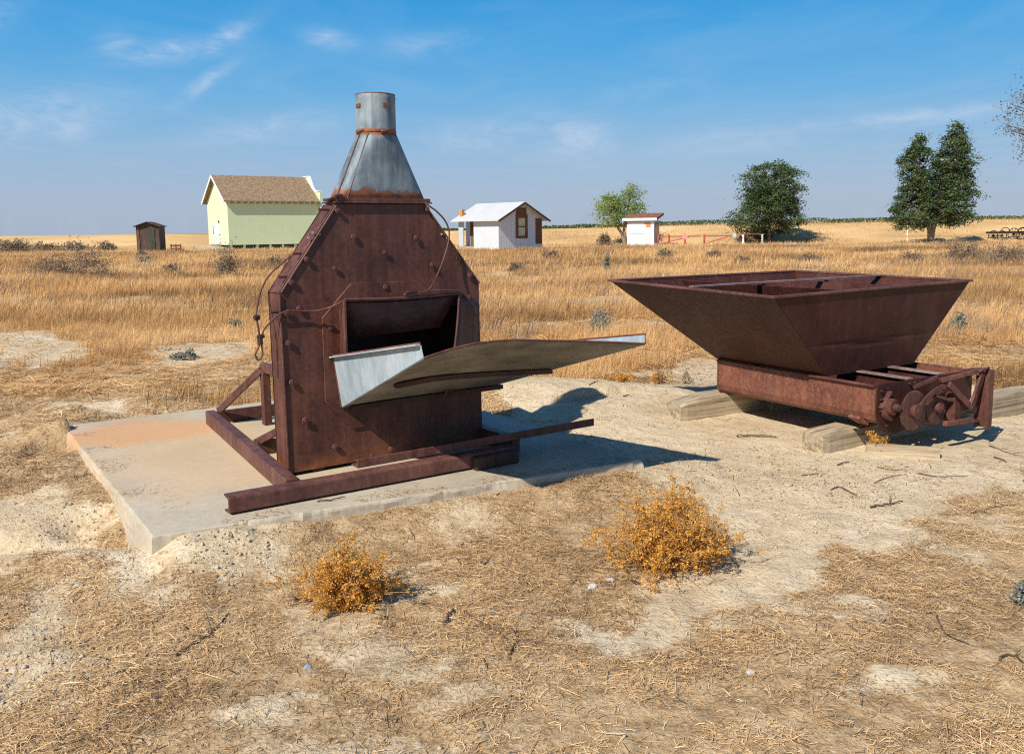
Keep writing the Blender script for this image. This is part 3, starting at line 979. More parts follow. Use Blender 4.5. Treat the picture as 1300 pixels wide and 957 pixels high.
def smooth_pts(P, k=6):
    P = [Vector(p) for p in P]
    out = []
    for i in range(len(P) - 1):
        p0, p1, p2, p3 = P[max(i - 1, 0)], P[i], P[i + 1], P[min(i + 2, len(P) - 1)]
        for j in range(k):
            t = j / k
            out.append(0.5 * ((2 * p1) + (p2 - p0) * t + (2 * p0 - 5 * p1 + 4 * p2 - p3) * t * t + (3 * p1 - p0 - 3 * p2 + p3) * t ** 3))
    out.append(P[-1])
    return out


for i, wv in enumerate(wires):
    wm = MB()
    wm.tube(smooth_pts([(a, b_, Z(c)) for a, b_, c in wv]), 0.0055, 6)
    wo = wm.build('wire', RF, mach, smooth=True)
    if i == 3:
        kn = MB()
        kn.cyl((-0.103, 0.03, Z(0.985)), (0, 0, 1), 0.016, 0.055, 8).cyl((-0.098, 0.03, Z(1.005)), (1, 0, 0.1), 0.012, 0.04, 8)
        kn.build('clamp', RD, wo)
        MB().cyl((-0.113, 0.04, Z(1.115)), (1, 0.2, 0), 0.015, 0.03, 8).build('clamp', RD, wo)
    if i == 0:
        kn = MB()
        kn.cyl((0.78, -0.19, Z(1.228)), (1, 0, 0.1), 0.015, 0.08, 8)
        kn.build('clamp', RD, wo)
# base frame: rails, posts, braces
zl = 0.002


def rail(p, q, w_=0.06, h_=0.10, name='base_rail', mat=RF):
    mb = MB()
    t = 0.012
    # angle iron: upright leg outside, flat leg inside
    prof = [(-w_ / 2, zl), (w_ / 2, zl), (w_ / 2, zl + t), (-w_ / 2 + t, zl + t), (-w_ / 2 + t, h_), (-w_ / 2, h_)]
    mb.section(p, q, prof)
    return mb.build(name, mat, mach, bevel=0.002)


MB().section((-0.115, -0.40, 0), (0.120, 1.80, 0), [(-0.035, zl), (0.035, zl), (0.035, 0.105), (-0.035, 0.105)]).build('base_rail', RF, mach, bevel=0.004)
MB().section((1.43, -0.38, 0), (1.50, 1.80, 0), [(-0.035, zl), (0.035, zl), (0.035, 0.105), (-0.035, 0.105)]).build('base_rail', RF, mach, bevel=0.004)
rail((1.462, 1.76, 0), (0.158, 1.79, 0))
rail((1.44, 0.62, 0), (0.06, 0.64, 0))
# front beam: a channel lying on the slab, open to the back, with a rounded nose
fb = MB()
fb.section((-0.50, -0.455, 0.0), (1.30, -0.515, 0.0), [(0.045, 0.012), (-0.045, 0.004), (-0.045, 0.016), (0.030, 0.022), (0.030, 0.080), (-0.045, 0.088), (-0.045, 0.100), (0.030, 0.100), (0.042, 0.088)])
fb.build('front_beam', RF, mach, bevel=0.006, seg=2)
ub = MB()
ub.section((0.27, -0.385, 0.104), (2.015, -0.455, 0.118), [(-0.05, 0.0), (0.04, 0.0), (0.04, 0.05), (0.03, 0.05), (0.03, 0.010), (-0.05, 0.010)])
ub.build('loose_angle_bar', RF, mach, bevel=0.002)
MB().section((-0.06, -0.375, 0), (0.30, -0.385, 0), [(-0.02, 0.004), (0.02, 0.004), (0.02, 0.06), (-0.02, 0.06)]).build('front_angle', RF, mach, bevel=0.003)
MB().box((0.97, -0.60, 0.0), (1.30, -0.47, 0.085)).build('foot_block', RD, mach, bevel=0.01)
for sgn, u0, ur in ((1, 0.452, 0.12), (-1, 1.15, 1.49)):
    MB().box((u0 - 0.03, 1.46, 0.002), (u0 + 0.03, 1.52, 0.41)).build('post', RF, mach, bevel=0.004)
    MB().bar((u0, 1.52, 0.443), (u0, DEP + 0.01, 0.443), 0.06, 0.065).build('strut', RF, mach, bevel=0.004)
    MB().bar((u0 - 0.02 * sgn, 1.50, 0.43), (ur + 0.045 * sgn, 1.72, 0.11), 0.05, 0.05).build('brace', RF, mach, bevel=0.004)
    MB().bar((ur + (-0.05 if sgn > 0 else -0.03), 0.66, 0.08), (u0, DEP + 0.03, 0.40), 0.06, 0.05).build('brace', RF, mach, bevel=0.004)
# feet that carry the plates
for u0 in (0.22, 1.2):
    MB().box((u0 - 0.04, 0.012, 0.002), (u0 + 0.04, DEP - 0.004, 0.06)).build('foot', RD, mach, bevel=0.004)

# ------------------------------------------------------------------ the hopper
hop = thing('grain_hopper', 'wide rusty steel hopper with sloping sides over a trough with gears, resting on old timbers', 'hopper', (HO[0], HO[1], 0.0), HY)
ZT = 0.53
BN = M['rust_bin']
TR_ = M['rust_trough']
L_ = lambda a, b_, h: (a, -b_, ZT + h)
bot_ = [(0.413, 0.004), (1.50, 0.004), (1.50, 1.02), (0.413, 1.02)]
rim_ = [(0.318, -0.668), (2.05, -0.678), (2.05, 1.566), (0.318, 1.566)]
HB = 0.632
WARP = [-0.026, 0.012, 0.014, -0.004]      # the old rim has sagged at its near corner
bn = MB()
rows = []
for t in np.linspace(0, 1, 8):
    rows.append([L_(bot_[i % 4][0] + (rim_[i % 4][0] - bot_[i % 4][0]) * t, bot_[i % 4][1] + (rim_[i % 4][1] - bot_[i % 4][1]) * t, 0.006 + HB * t) for i in range(5)])
for i in range(4):
    seg_ = []
    for t in np.linspace(0, 1, 25):
        a0, b0 = bot_[i][0] + (rim_[i][0] - bot_[i][0]) * t, bot_[i][1] + (rim_[i][1] - bot_[i][1]) * t
        j = (i + 1) % 4
        a1, b1 = bot_[j][0] + (rim_[j][0] - bot_[j][0]) * t, bot_[j][1] + (rim_[j][1] - bot_[j][1]) * t
        r_ = []
        for s in np.linspace(0, 1, 13):
            p = Vector(L_(a0 + (a1 - a0) * s, b0 + (b1 - b0) * s, 0.006 + (HB + WARP[i] + (WARP[j] - WARP[i]) * s) * t))
            dent = 0.010 * (float(fbm(np.array([s * 3.0 + i * 7]), np.array([t * 2.5]), 5, 3)[0]) - 0.5) * math.sin(PI * t) * min(1, 8 * s * (1 - s))
            dent += 0.006 * math.exp(-((t - 0.36 - 0.02 * math.sin(s * 9)) / 0.03) ** 2) * min(1, 8 * s * (1 - s)) * (i == 3)
            p.y += dent
            p.x += dent
            r_.append(p)
        seg_.append(r_)
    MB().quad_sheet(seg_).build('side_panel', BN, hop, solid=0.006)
for i in range(4):
    p, q = rim_[i], rim_[(i + 1) % 4]
    m_ = MB()
    c_ = Vector((1.184, -0.444, 0))
    P_, Q_ = Vector(L_(*p, HB + WARP[i] + 0.006)), Vector(L_(*q, HB + WARP[(i + 1) % 4] + 0.006))
    dr_ = (Q_ - P_).normalized()
    e_ = 0.0 if i % 2 else 0.012
    m_.bar(P_ - dr_ * (0.018 if i % 2 == 0 else -0.018), Q_ + dr_ * (0.018 if i % 2 == 0 else -0.018), 0.034, 0.018)
    m_.build('rim', RF, hop, bevel=0.003)
# two long dividers and a cross strap
for fb_ in (0.34, 0.66):
    bt, bb = -0.678 + 2.244 * fb_, 1.016 * fb_
    dv = MB()
    dv.add([L_(0.338, bt, HB - 0.01), L_(2.03, bt, HB - 0.01), L_(1.49, bb, 0.05), L_(0.425, bb, 0.05)], [(0, 1, 2, 3)])
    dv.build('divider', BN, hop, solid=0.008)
ws = MB()
ws.bar(L_(1.12, -0.65, HB + 0.012), L_(1.12, 1.54, HB + 0.016), 0.05, 0.010)
ws.build('cross_strap', M['rust_pale'], hop)
for bb in (0.45, 1.19):
    MB().bar(L_(1.12, bb - 0.33, HB - 0.005), L_(1.12, bb - 0.10, HB - 0.26), 0.05, 0.012).build('stay', RD, hop)
# trough: shallow shell with rounded lower corners
prof = [(0.0, 0.0), (0.0, -0.20), (0.015, -0.245), (0.04, -0.268), (0.09, -0.280), (0.16, -0.284), (0.94, -0.284), (1.01, -0.280), (1.06, -0.268), (1.085, -0.245), (1.10, -0.20), (1.10, 0.0)]
tg = MB()
tg.quad_sheet([[L_(a, b_, h) for a in np.linspace(0.0, 1.47, 12)] for b_, h in prof])
trough = tg.build('trough', TR_, hop, solid=0.008, smooth=False)
for b_, sg in ((0.0, -1), (1.10, 1)):
    fgm = MB()
    fgm.bar(L_(0.0, b_ + sg * 0.014, -0.004), L_(1.47, b_ + sg * 0.014, -0.004), 0.036, 0.012)
    fgm.build('top_flange', RF, trough, bevel=0.002)
ep = [(b_, h) for b_, h in prof]
ep = [(-0.012, 0.004)] + [(b_ + (-0.012 if b_ < 0.5 else 0.012), h - (0.012 if h < -0.2 else 0)) for b_, h in prof[1:-1]] + [(1.112, 0.004)]
ep2 = [(-0.012, 0.004), (-0.012, -0.20), (0.01, -0.26), (0.06, -0.315), (0.13, -0.35), (0.22, -0.36), (0.31, -0.35), (0.38, -0.315), (0.45, -0.30), (0.55, -0.325), (0.66, -0.30), (0.73, -0.31), (0.80, -0.345), (0.90, -0.355), (0.98, -0.33), (1.06, -0.28), (1.112, -0.20), (1.112, 0.004)]
MB().plate(ep2, 0.012, lambda a, b_, o_: L_(-0.014 + o_, a, b_)).build('end_plate', BN, trough, bevel=0.003)
MB().plate(ep, 0.012, lambda a, b_, o_: L_(1.472 + o_, a, b_)).build('end_plate', TR_, trough, bevel=0.003)
for b_ in (0.37, 0.735):
    tb = MB()
    tb.bar(L_(0.0, b_, 0.008), L_(1.46, b_, 0.008), 0.07, 0.012)
    MB().bar(L_(0.0, b_, -0.085), L_(1.46, b_, -0.085), 0.012, 0.17).build('web', BN, trough)
    tb.build('channel_bar', M['rust_pale'], trough, bevel=0.002)
for b_ in (0.185, 0.55, 0.92):
    MB().tube([L_(0.02, b_, -0.16), L_(1.44, b_, -0.16)], 0.035, 10).build('auger_shaft', RD, trough)
for (b_, h) in ((0.03, -0.04), (0.03, -0.10), (0.10, -0.03), (0.34, -0.02), (0.40, -0.02), (0.70, -0.035), (0.74, -0.035), (0.72, -0.07), (0.03, -0.18), (0.1, -0.29), (1.05, -0.04)):
    MB().cyl(L_(-0.022, b_, h), (1, 0, 0), 0.010, 0.02, 6).build('rivet_or_lit_hole', RD, trough)


def gear(bc, hc, a, r, teeth, th, mat, hub, cut=None, name='gear'):
    mb = MB()
    out = []
    lim = (0, 2 * PI) if cut is None else cut
    kk = teeth * 4
    for i in range(kk):
        q = lim[0] + (lim[1] - lim[0]) * i / kk
        rr_ = r * (1.0 if (i % 4) in (1, 2) else 0.945)
        out.append((bc + rr_ * math.cos(q), hc + rr_ * math.sin(q)))
    mb.plate(out, th, lambda x, y, o_: L_(a - th / 2 + o_, x, y))
    if hub:
        mb.cyl(L_(a - 0.02, bc, hc), (1, 0, 0), hub, th + 0.03, 18)
        mb.cyl(L_(a - 0.022, bc, hc), (1, 0, 0), hub * 0.55, th + 0.04, 12)
    return mb.build(name, mat, hop, bevel=0.0015)


gear(0.235, -0.182, -0.125, 0.140, 46, 0.014, RF, 0.048)
gear(0.525, -0.195, -0.105, 0.122, 40, 0.014, M['rust_frame'], 0.036)
gear(0.075, -0.145, -0.075, 0.055, 20, 0.045, RF, 0.026)
MB().cyl(L_(-0.045, 0.10, -0.17), (1, 0, 0), 0.075, 0.05, 20).build('bearing', RF, hop, bevel=0.004)
for q_ in ((0.235, -0.182), (0.525, -0.205)):
    MB().cyl(L_(-0.05, *q_), (1, 0, 0), 0.022, 0.11, 12).build('axle', RD, hop)
MB().cyl(L_(-0.06, 0.64, -0.20), (1, 0, 0), 0.105, 0.06, 24).build('drum', RD, hop, bevel=0.004)
lk = MB()
lpts = smooth_pts([L_(-0.150, 0.235, -0.19), L_(-0.150, 0.30, -0.135), L_(-0.150, 0.38, -0.085), L_(-0.145, 0.50, -0.050), L_(-0.14, 0.62, -0.055)], 5)
for i in range(len(lpts) - 1):
    lk.bar(lpts[i], lpts[i + 1], 0.014, 0.032, (0, 0.3, 1))
lk.build('link_arm', RF, hop)
MB().bar(L_(-0.12, 0.245, -0.02), L_(-0.10, 0.53, 0.015), 0.018, 0.022).build('rod', RF, hop)
MB().bar(L_(-0.16, 0.58, -0.03), L_(-0.20, 0.80, -0.215), 0.045, 0.018, (1, 0, 0)).build('lever', RF, hop, bevel=0.002)
MB().bar(L_(-0.20, 0.80, -0.215), L_(-0.20, 0.925, 0.03), 0.05, 0.018, (1, 0, 0.1)).build('lever', RF, hop, bevel=0.002)
MB().bar(L_(-0.13, 0.46, -0.10), L_(-0.15, 0.80, -0.20), 0.03, 0.02).build('lever', RF, hop, bevel=0.002)
MB().bar(L_(-0.07, 0.62, -0.02), L_(-0.19, 0.93, 0.045), 0.035, 0.03).build('lever', RF, hop, bevel=0.002)
MB().cyl(L_(-0.20, 0.80, -0.225), (1, 0, 0), 0.03, 0.05, 12).build('pivot', RD, hop)
pc = MB()
pc.section(L_(-0.21, 0.935, -0.375), L_(-0.21, 0.935, 0.05), [(-0.05, -0.03), (0.05, -0.03), (0.05, 0.03), (0.042, 0.03), (0.042, -0.022), (-0.042, -0.022), (-0.042, 0.03), (-0.05, 0.03)], (0, 1, 0))
pc.build('channel_post', RF, hop, bevel=0.002)
MB().bar(L_(-0.19, 0.50, -0.295), L_(-0.19, 0.90, -0.315), 0.03, 0.035).build('low_bar', TR_, hop, bevel=0.004)
MB().box(L_(-0.16, 0.66, -0.30), L_(-0.05, 0.74, -0.11)).build('bracket', RF, hop, bevel=0.004)
MB().box(L_(-0.10, 0.40, -0.30), L_(-0.02, 0.47, -0.22)).build('bracket', TR_, hop, bevel=0.004)
MB().bar(L_(-0.03, 0.02, -0.16), L_(-0.03, 0.115, -0.05), 0.022, 0.035, (1, 0, 0)).build('stop_bar', RF, hop, bevel=0.002)
MB().bar(L_(-0.15, 0.93, 0.04), L_(-0.015, 1.0, 0.0), 0.04, 0.03).build('lever', RF, hop, bevel=0.002)
cl_ = MB()
cl_.tube(smooth_pts([L_(-0.20, 0.86, 0.035), L_(-0.22, 0.93, 0.06), L_(-0.2, 0.99, 0.05), L_(-0.16, 0.99, 0.03), L_(-0.16, 0.93, 0.02), L_(-0.2, 0.86, 0.02)], 4), 0.010, 6)
cl_.build('chain_loop', RF, hop)
MB().bar(L_(0.13, -0.05, -0.235), L_(0.13, 0.05, -0.290), 0.09, 0.02).build('foot_strap', TR_, hop)

# timbers
def timber(name, label, p, q, w_, h_, seedn, cut0=0.0, cut1=0.0, wob=0.010, droop=0.0, group=None):
    """weathered squared beam from p to q (world x, y), lying on the ground, its bottom at z0"""
    rnd = random.Random(seedn)
    p, q = Vector((*p, 0)), Vector((*q, 0))
    ln = (q - p).length
    t = thing  # keep one mesh per timber
    mb = MB()
    k = max(8, int(ln / 0.06))
    rows = []
    ns = 12
    for i in range(k + 1):
        s = i / k
        row = []
        for j in range(ns):
            a = 2 * PI * j / ns + PI / 4
            c, sn = math.cos(a), math.sin(a)
            e = 0.16
            y = w_ / 2 * math.copysign(abs(c) ** e, c)
            zz2 = h_ / 2 * math.copysign(abs(sn) ** e, sn)
            f_ = 1.0
            edge = min(s, 1 - s) * ln
            if edge < 0.06:
                f_ = 0.90 + 0.10 * edge / 0.06
            x = s * ln + (cut0 * (zz2 / h_) * (1 - s) if s < 0.5 else cut1 * (zz2 / h_) * s)
            wv = (float(vn(np.array([s * ln * 3.0 + seedn]), np.array([j * 1.7]), seedn)[0]) - 0.5) * 2 * wob
            zt = h_ / 2 + zz2 * f_ - (droop * max(0, 0.35 - s) / 0.35 if zz2 > 0 else 0)
            row.append((x, y * f_ + wv, max(0.0, zt + (wv if zz2 > 0 else 0))))
        row.append(row[0])
        rows.append(row)
    mb.quad_sheet(rows)
    mb.add([r for r in rows[0][:-1]], [tuple(range(ns))])
    mb.add([r for r in rows[-1][:-1]], [tuple(reversed(range(ns)))])
    o = mb.build(name, M['timber'])
    zc = min(gz(p.x, p.y), gz(q.x, q.y), gz((p.x + q.x) / 2, (p.y + q.y) / 2))
    o.location = (p.x, p.y, zc - 0.012)
    o.rotation_euler = (0, 0, math.atan2((q - p).y, (q - p).x))
    return tag(o, label, 'timber', group)


hw_ = lambda a, b_: (HO[0] + a * math.cos(HY) + b_ * math.sin(HY), HO[1] + a * math.sin(HY) - b_ * math.cos(HY))
timber('timber', 'long weathered timber under the geared end of the hopper, sticking out on both sides', hw_(0.31, -0.25), hw_(0.33, 2.75), 0.20, 0.200, 3, droop=0.03)
timber('timber', 'short grey timber with a slanting sawn end under the far plain end of the hopper', hw_(1.55, -0.42), hw_(1.50, 0.46), 0.20, 0.190, 9, cut1=-0.14, droop=0.05)
timber('timber', 'dark piece of timber in the shade under the middle of the hopper trough', hw_(1.42, 0.50), hw_(1.36, 1.5), 0.18, 0.18, 21)
timber('timber', 'thin split log lying on the bare dirt in front of the hopper gears', (2.46, 5.95), (2.90, 5.80), 0.075, 0.085, 33, wob=0.006)

# ------------------------------------------------------------------ buildings across the field
def wall_mat(name, c, period=0.16, axis_i=2, depth=0.5, rough=0.7, dirt=(0.5, 0.45, 0.36), joint=0.74):
    """painted boards: thin grooves come from bump and a darker joint colour, wear from noise"""
    m, nt, b = new_mat(name)
    co = coords(nt)
    x = sepz(nt, co)[axis_i]
    saw = mth(nt, 'FRACT', mth(nt, 'DIVIDE', x, period))
    n1, n2 = noise(nt, co, 0.9, 5, 0.6), noise(nt, coords(nt, scale=(6, 6, 0.8)), 1.0, 5, 0.65)
    k = ramp(nt, mth(nt, 'ADD', mth(nt, 'MULTIPLY', n1, 0.5), mth(nt, 'MULTIPLY', n2, 0.5)), [(0.42, 0.0), (0.75, 0.55)])
    col = mix(nt, k, c, dirt)
    jn = ramp(nt, saw, [(0.0, joint), (0.10, joint + 0.06), (0.16, 1.0)])
    col = mix(nt, 1.0, col, jn, 'MULTIPLY')
    nt.links.new(col, b.inputs['Base Color'])
    b.inputs['Roughness'].default_value = rough
    b.inputs['Specular IOR Level'].default_value = 0.25
    bump(nt, b, saw, depth, 0.03)
    return m


M['green_wall'] = wall_mat('pale_green_boards', (0.62, 0.73, 0.47), 0.17, 2, 0.4, dirt=(0.54, 0.61, 0.41), joint=0.90)
M['white_wall'] = wall_mat('white_sheet_wall', (0.60, 0.64, 0.68), 0.30, 0, 0.25, dirt=(0.52, 0.51, 0.48))
M['white_paint'] = plain('white_paint', (0.80, 0.80, 0.78), 0.55, 0.05, 3)
M['grey_wall'] = wall_mat('pale_grey_boards', (0.62, 0.66, 0.70), 0.25, 0, 0.25)
M['shingle'] = plain('brown_shingle', (0.27, 0.185, 0.11), 0.9, 0.28, 5, 0.1, 0.5)
M['tin_roof'] = wall_mat('pale_tin_roof', (0.55, 0.56, 0.55), 0.25, 1, 0.3, 0.55, dirt=(0.42, 0.40, 0.37))
M['red_roof'] = plain('red_brown_roof', (0.22, 0.10, 0.065), 0.85, 0.2, 3, 0.1)
M['brown_wood'] = wood_mat('brown_wood', (0.07, 0.03, 0.018), (0.15, 0.068, 0.038), (0.24, 0.12, 0.07), (20, 20, 1.2))
M['grey_plank'] = wood_mat('dark_plank', (0.045, 0.03, 0.024), (0.085, 0.056, 0.044), (0.14, 0.10, 0.08), (14, 14, 0.8))
M['dark_gap'] = plain('gap_shade_and_panel', (0.05, 0.06, 0.045), 0.9, 0.2, 3)  # near-black: shade painted into gaps and openings, also the shed door's panel
M['ramp_wood'] = plain('ramp_boards', (0.42, 0.33, 0.23), 0.85, 0.15, 3)
M['green_trim'] = plain('green_soffit', (0.30, 0.42, 0.20), 0.8, 0.1, 3)
M['pane'] = plain('window_pane', (0.44, 0.45, 0.30), 0.25, 0.2, 1.5, 0.5)
M['pane_dark'] = plain('dark_pane', (0.05, 0.07, 0.09), 0.12, 0.2, 1.5, 0.6)
M['orange_paint'] = plain('orange_paint', (0.62, 0.24, 0.06), 0.6, 0.1, 3)
M['red_paint'] = plain('faded_red_paint', (0.42, 0.085, 0.06), 0.6, 0.25, 4)
M['black_iron'] = plain('old_black_iron', (0.035, 0.028, 0.025), 0.8, 0.3, 4)


def gable_house(root, x1, y1, z0, ze, zr, wall, name='wall'):
    """closed walls, ridge along x at mid depth"""
    ym = y1 / 2
    mb = MB()
    mb.add([(0, 0, z0), (x1, 0, z0), (x1, y1, z0), (0, y1, z0), (0, 0, ze), (x1, 0, ze), (x1, y1, ze), (0, y1, ze), (0, ym, zr), (x1, ym, zr)],
           [(0, 1, 5, 4), (2, 3, 7, 6), (3, 0, 4, 8, 7), (1, 2, 6, 9, 5), (4, 5, 9, 8), (6, 7, 8, 9)])
    return mb.build(name, wall, root)


# the pale green store
ph = math.radians(33)
gx0, gy0 = -28.9, 90.3
gzz = gz(gx0, gy0)
gr = thing('store_building', 'pale green wooden building with a brown gable roof and a stepped white edged false front', 'building', (gx0, gy0, gzz), ph)
LX, WY, ZE, ZR = 9.8, 8.0, 5.05, 7.55
gable_house(gr, LX, WY, 0.42, ZE, ZR, M['green_wall'])
sk = MB()
sk.box((0.15, 0.15, -0.2), (LX - 0.15, WY - 0.15, 0.41))
sk.build('crawl_shade_block', M['dark_gap'], gr)  # solid dark block painted as the shade beneath the raised floor
for i in range(8):
    MB().box((0.1 + i * 1.36, 0.01, -0.25), (0.32 + i * 1.36, 0.14, 0.415)).build('pier', M['green_trim'], gr)
rf = MB()
sl_ = (ZR - ZE) / (WY / 2)
ov = 0.5
for sgn in (0, 1):
    ya, yb = (-ov, WY / 2) if sgn == 0 else (WY + ov, WY / 2)
    za = ZE - sl_ * ov
    rf.add([(-0.45, ya, za + 0.05), (LX - 0.1, ya, za + 0.05), (LX - 0.1, yb, ZR + 0.05), (-0.45, yb, ZR + 0.05),
            (-0.45, ya, za + 0.17), (LX - 0.1, ya, za + 0.17), (LX - 0.1, yb, ZR + 0.17), (-0.45, yb, ZR + 0.17)],
           [(0, 1, 2, 3), (4, 5, 6, 7), (0, 1, 5, 4), (1, 2, 6, 5), (3, 0, 4, 7)])
roof_g = rf.build('roof', M['shingle'], gr)
for sgn in (0, 1):
    ya, yb = (-ov, WY / 2) if sgn == 0 else (WY + ov, WY / 2)
    MB().bar((-0.475, ya, ZE - sl_ * ov + 0.06), (-0.475, yb, ZR + 0.06), 0.04, 0.24, (0, 0, 1)).build('barge_board', M['white_paint'], roof_g)
for i in range(15):
    MB().box((0.05 + i * 0.66, -0.46, ZE - sl_ * 0.46 - 0.09), (0.14 + i * 0.66, -0.02, ZE - sl_ * 0.46 + 0.035)).build('rafter_tail', M['white_paint'], gr)
so_ = MB()
so_.box((0.0, -0.03, ZE - 0.42), (LX, -0.004, ZE - 0.002))
so_.build('frieze_board', M['green_trim'], gr)
ff = MB()
c_ = WY / 2
outl = [(-0.35, 0.0), (-0.35, 5.95), (1.0, 5.95), (1.9, 6.35), (3.0, 7.7), (WY - 3.0, 7.7), (WY - 1.9, 6.35), (WY - 1.0, 5.95), (WY + 0.35, 5.95), (WY + 0.35, 0.0)]
ff.plate(outl, 0.18, lambda a, b_, o_: (LX + 0.002 + o_, a, b_))
ffo = ff.build('false_front', M['green_wall'], gr)
cap = MB()
for (a0, b0), (a1, b1) in zip(outl[1:-2], outl[2:-1]):
    cap.bar((LX + 0.09, a0, b0 + 0.05), (LX + 0.09, a1, b1 + 0.05), 0.30, 0.09)
cap.build('coping', M['white_paint'], ffo)
for (ya, yb, za, zb_, nm) in ((3.6, 4.7, 0.44, 2.75, 'door'), (5.3, 6.2, 1.35, 2.75, 'window')):
    fr = MB().box((-0.05, ya, za), (-0.004, yb, zb_)).build(nm, M['white_paint'], gr)
    MB().box((-0.062, ya + 0.3, za + 0.15), (-0.052, yb - 0.3, zb_ - 0.2)).build('pane', M['pane_dark'] if nm == 'window' else M['grey_wall'], fr)
MB().box((-0.12, 3.3, 2.72), (-0.051, 3.5, 2.95)).build('wall_lamp', M['black_iron'], gr)
rp = MB()
rp.add([(-2.4, -0.3, 0.0), (-0.02, -0.3, 0.02), (-0.02, 5.6, 0.40), (-2.4, 5.6, 0.40), (-2.4, -0.3, -0.2), (-0.02, -0.3, -0.2), (-0.02, 5.6, -0.2), (-2.4, 5.6, -0.2)], [(0, 1, 2, 3), (4, 5, 6, 7), (0, 1, 5, 4), (1, 2, 6, 5), (2, 3, 7, 6), (3, 0, 4, 7)])
rp.build('ramp', M['ramp_wood'], gr)
bx_, by_ = g(217, 319)
fe = thing('low_fence', 'low dark red plank fence standing beside the outhouse', 'fence', (bx_, by_, gz(bx_, by_) - 0.02), 0.1)
for i in range(3):
    MB().box((i * 0.42, 0, 0), (i * 0.42 + 0.09, 0.09, 0.72)).build('post', M['brown_wood'], fe)
for z_ in (0.2, 0.48):
    MB().box((-0.04, -0.04, z_), (0.97, -0.003, z_ + 0.17)).build('plank', M['brown_wood'], fe)

# the white shed with the porch
wx0, wy0 = -1.0, 72.6
wh = thing('white_shed', 'small white sheet metal shed with a pale tin gable roof and a brown framed window', 'shed', (wx0, wy0, gz(wx0, wy0) - 0.02), math.radians(45))
W_, L1, L2 = 5.26, 3.04, 5.0
ZE2, ZR2 = 2.62, 3.90
mb = MB()
sw = (ZR2 - ZE2) / (W_ / 2)
mb.add([(0, 0, 0), (W_, 0, 0), (W_, L2, 0), (0.9, L2, 0), (0.9, L1, 0), (0, L1, 0),
        (0, 0, ZE2), (W_, 0, ZE2), (W_, L2, ZE2), (0.9, L2, ZE2 + 0.9 * sw), (0.9, L1, ZE2 + 0.9 * sw), (0, L1, ZE2), (W_ / 2, 0, ZR2), (W_ / 2, L2, ZR2)],
       [(0, 1, 7, 12, 6), (1, 2, 8, 7), (2, 3, 9, 13, 8), (3, 4, 10, 9), (4, 5, 11, 10), (5, 0, 6, 11)])
mb.build('wall', M['white_wall'], wh)
MB().box((0.02, L1 + 0.01, 0.0), (0.89, L2, 0.30)).build('porch_floor', M['timber'], wh)
MB().box((0.02, L2 - 0.62, 0.302), (0.10, L2 - 0.02, ZE2 - 0.02)).build('porch_wall', M['white_wall'], wh)
dr_ = MB().box((0.84, L1 + 0.25, 0.31), (0.895, L1 + 1.35, 2.6)).build('door', M['brown_wood'], wh)
MB().box((0.825, L1 + 0.5, 1.2), (0.838, L1 + 0.8, 2.4)).build('panel', M['dark_gap'], dr_)
rf = MB()
for sgn in (0, 1):
    xa, xb = (-0.5, W_ / 2) if sgn == 0 else (W_ + 0.5, W_ / 2)
    za = ZE2 - sw * 0.5
    rf.add([(xa, -0.5, za + 0.02), (xa, L2 + 0.45, za + 0.02), (xb, L2 + 0.45, ZR2 + 0.02), (xb, -0.5, ZR2 + 0.02),
            (xa, -0.5, za + 0.09), (xa, L2 + 0.45, za + 0.09), (xb, L2 + 0.45, ZR2 + 0.09), (xb, -0.5, ZR2 + 0.09)],
           [(0, 1, 2, 3), (4, 5, 6, 7), (0, 1, 5, 4), (1, 2, 6, 5), (3, 0, 4, 7)])
rfo = rf.build('roof', M['tin_roof'], wh)
for sgn in (0, 1):
    xa, xb = (-0.5, W_ / 2) if sgn == 0 else (W_ + 0.5, W_ / 2)
    MB().bar((xa, -0.525, ZE2 - sw * 0.5 - 0.01), (xb, -0.525, ZR2 - 0.01), 0.04, 0.17).build('barge_board', M['grey_plank'], rfo)
wn = MB()
for lo, hi in (((2.0, 0.95), (2.28, 2.95)), ((3.12, 0.95), (3.4, 2.95)), ((2.285, 0.95), (3.115, 1.15)), ((2.285, 2.65), (3.115, 2.95)), ((2.285, 1.85), (3.115, 1.95))):
    wn.box((lo[0], -0.07, lo[1]), (hi[0], -0.004, hi[1]))
wno = wn.build('window', M['brown_wood'], wh)
MB().box((2.29, -0.03, 1.16), (3.11, -0.006, 2.64)).build('pane', M['pane'], wno)
MB().box((2.05, -0.04, 2.96), (3.3, -0.004, 3.5)).build('gable_board', M['brown_wood'], wh)
MB().box((2.6, -0.03, 0.0), (3.5, -0.004, 0.9)).build('patch_panel', M['grey_wall'], wh)
MB().box((4.42, -0.06, 0.45), (5.16, -0.004, 2.6)).build('door', M['brown_wood'], wh)
MB().box((0.25, 4.75, ZE2 + 0.1), (0.55, 5.05, 3.45)).build('chimney', M['orange_paint'], wh)

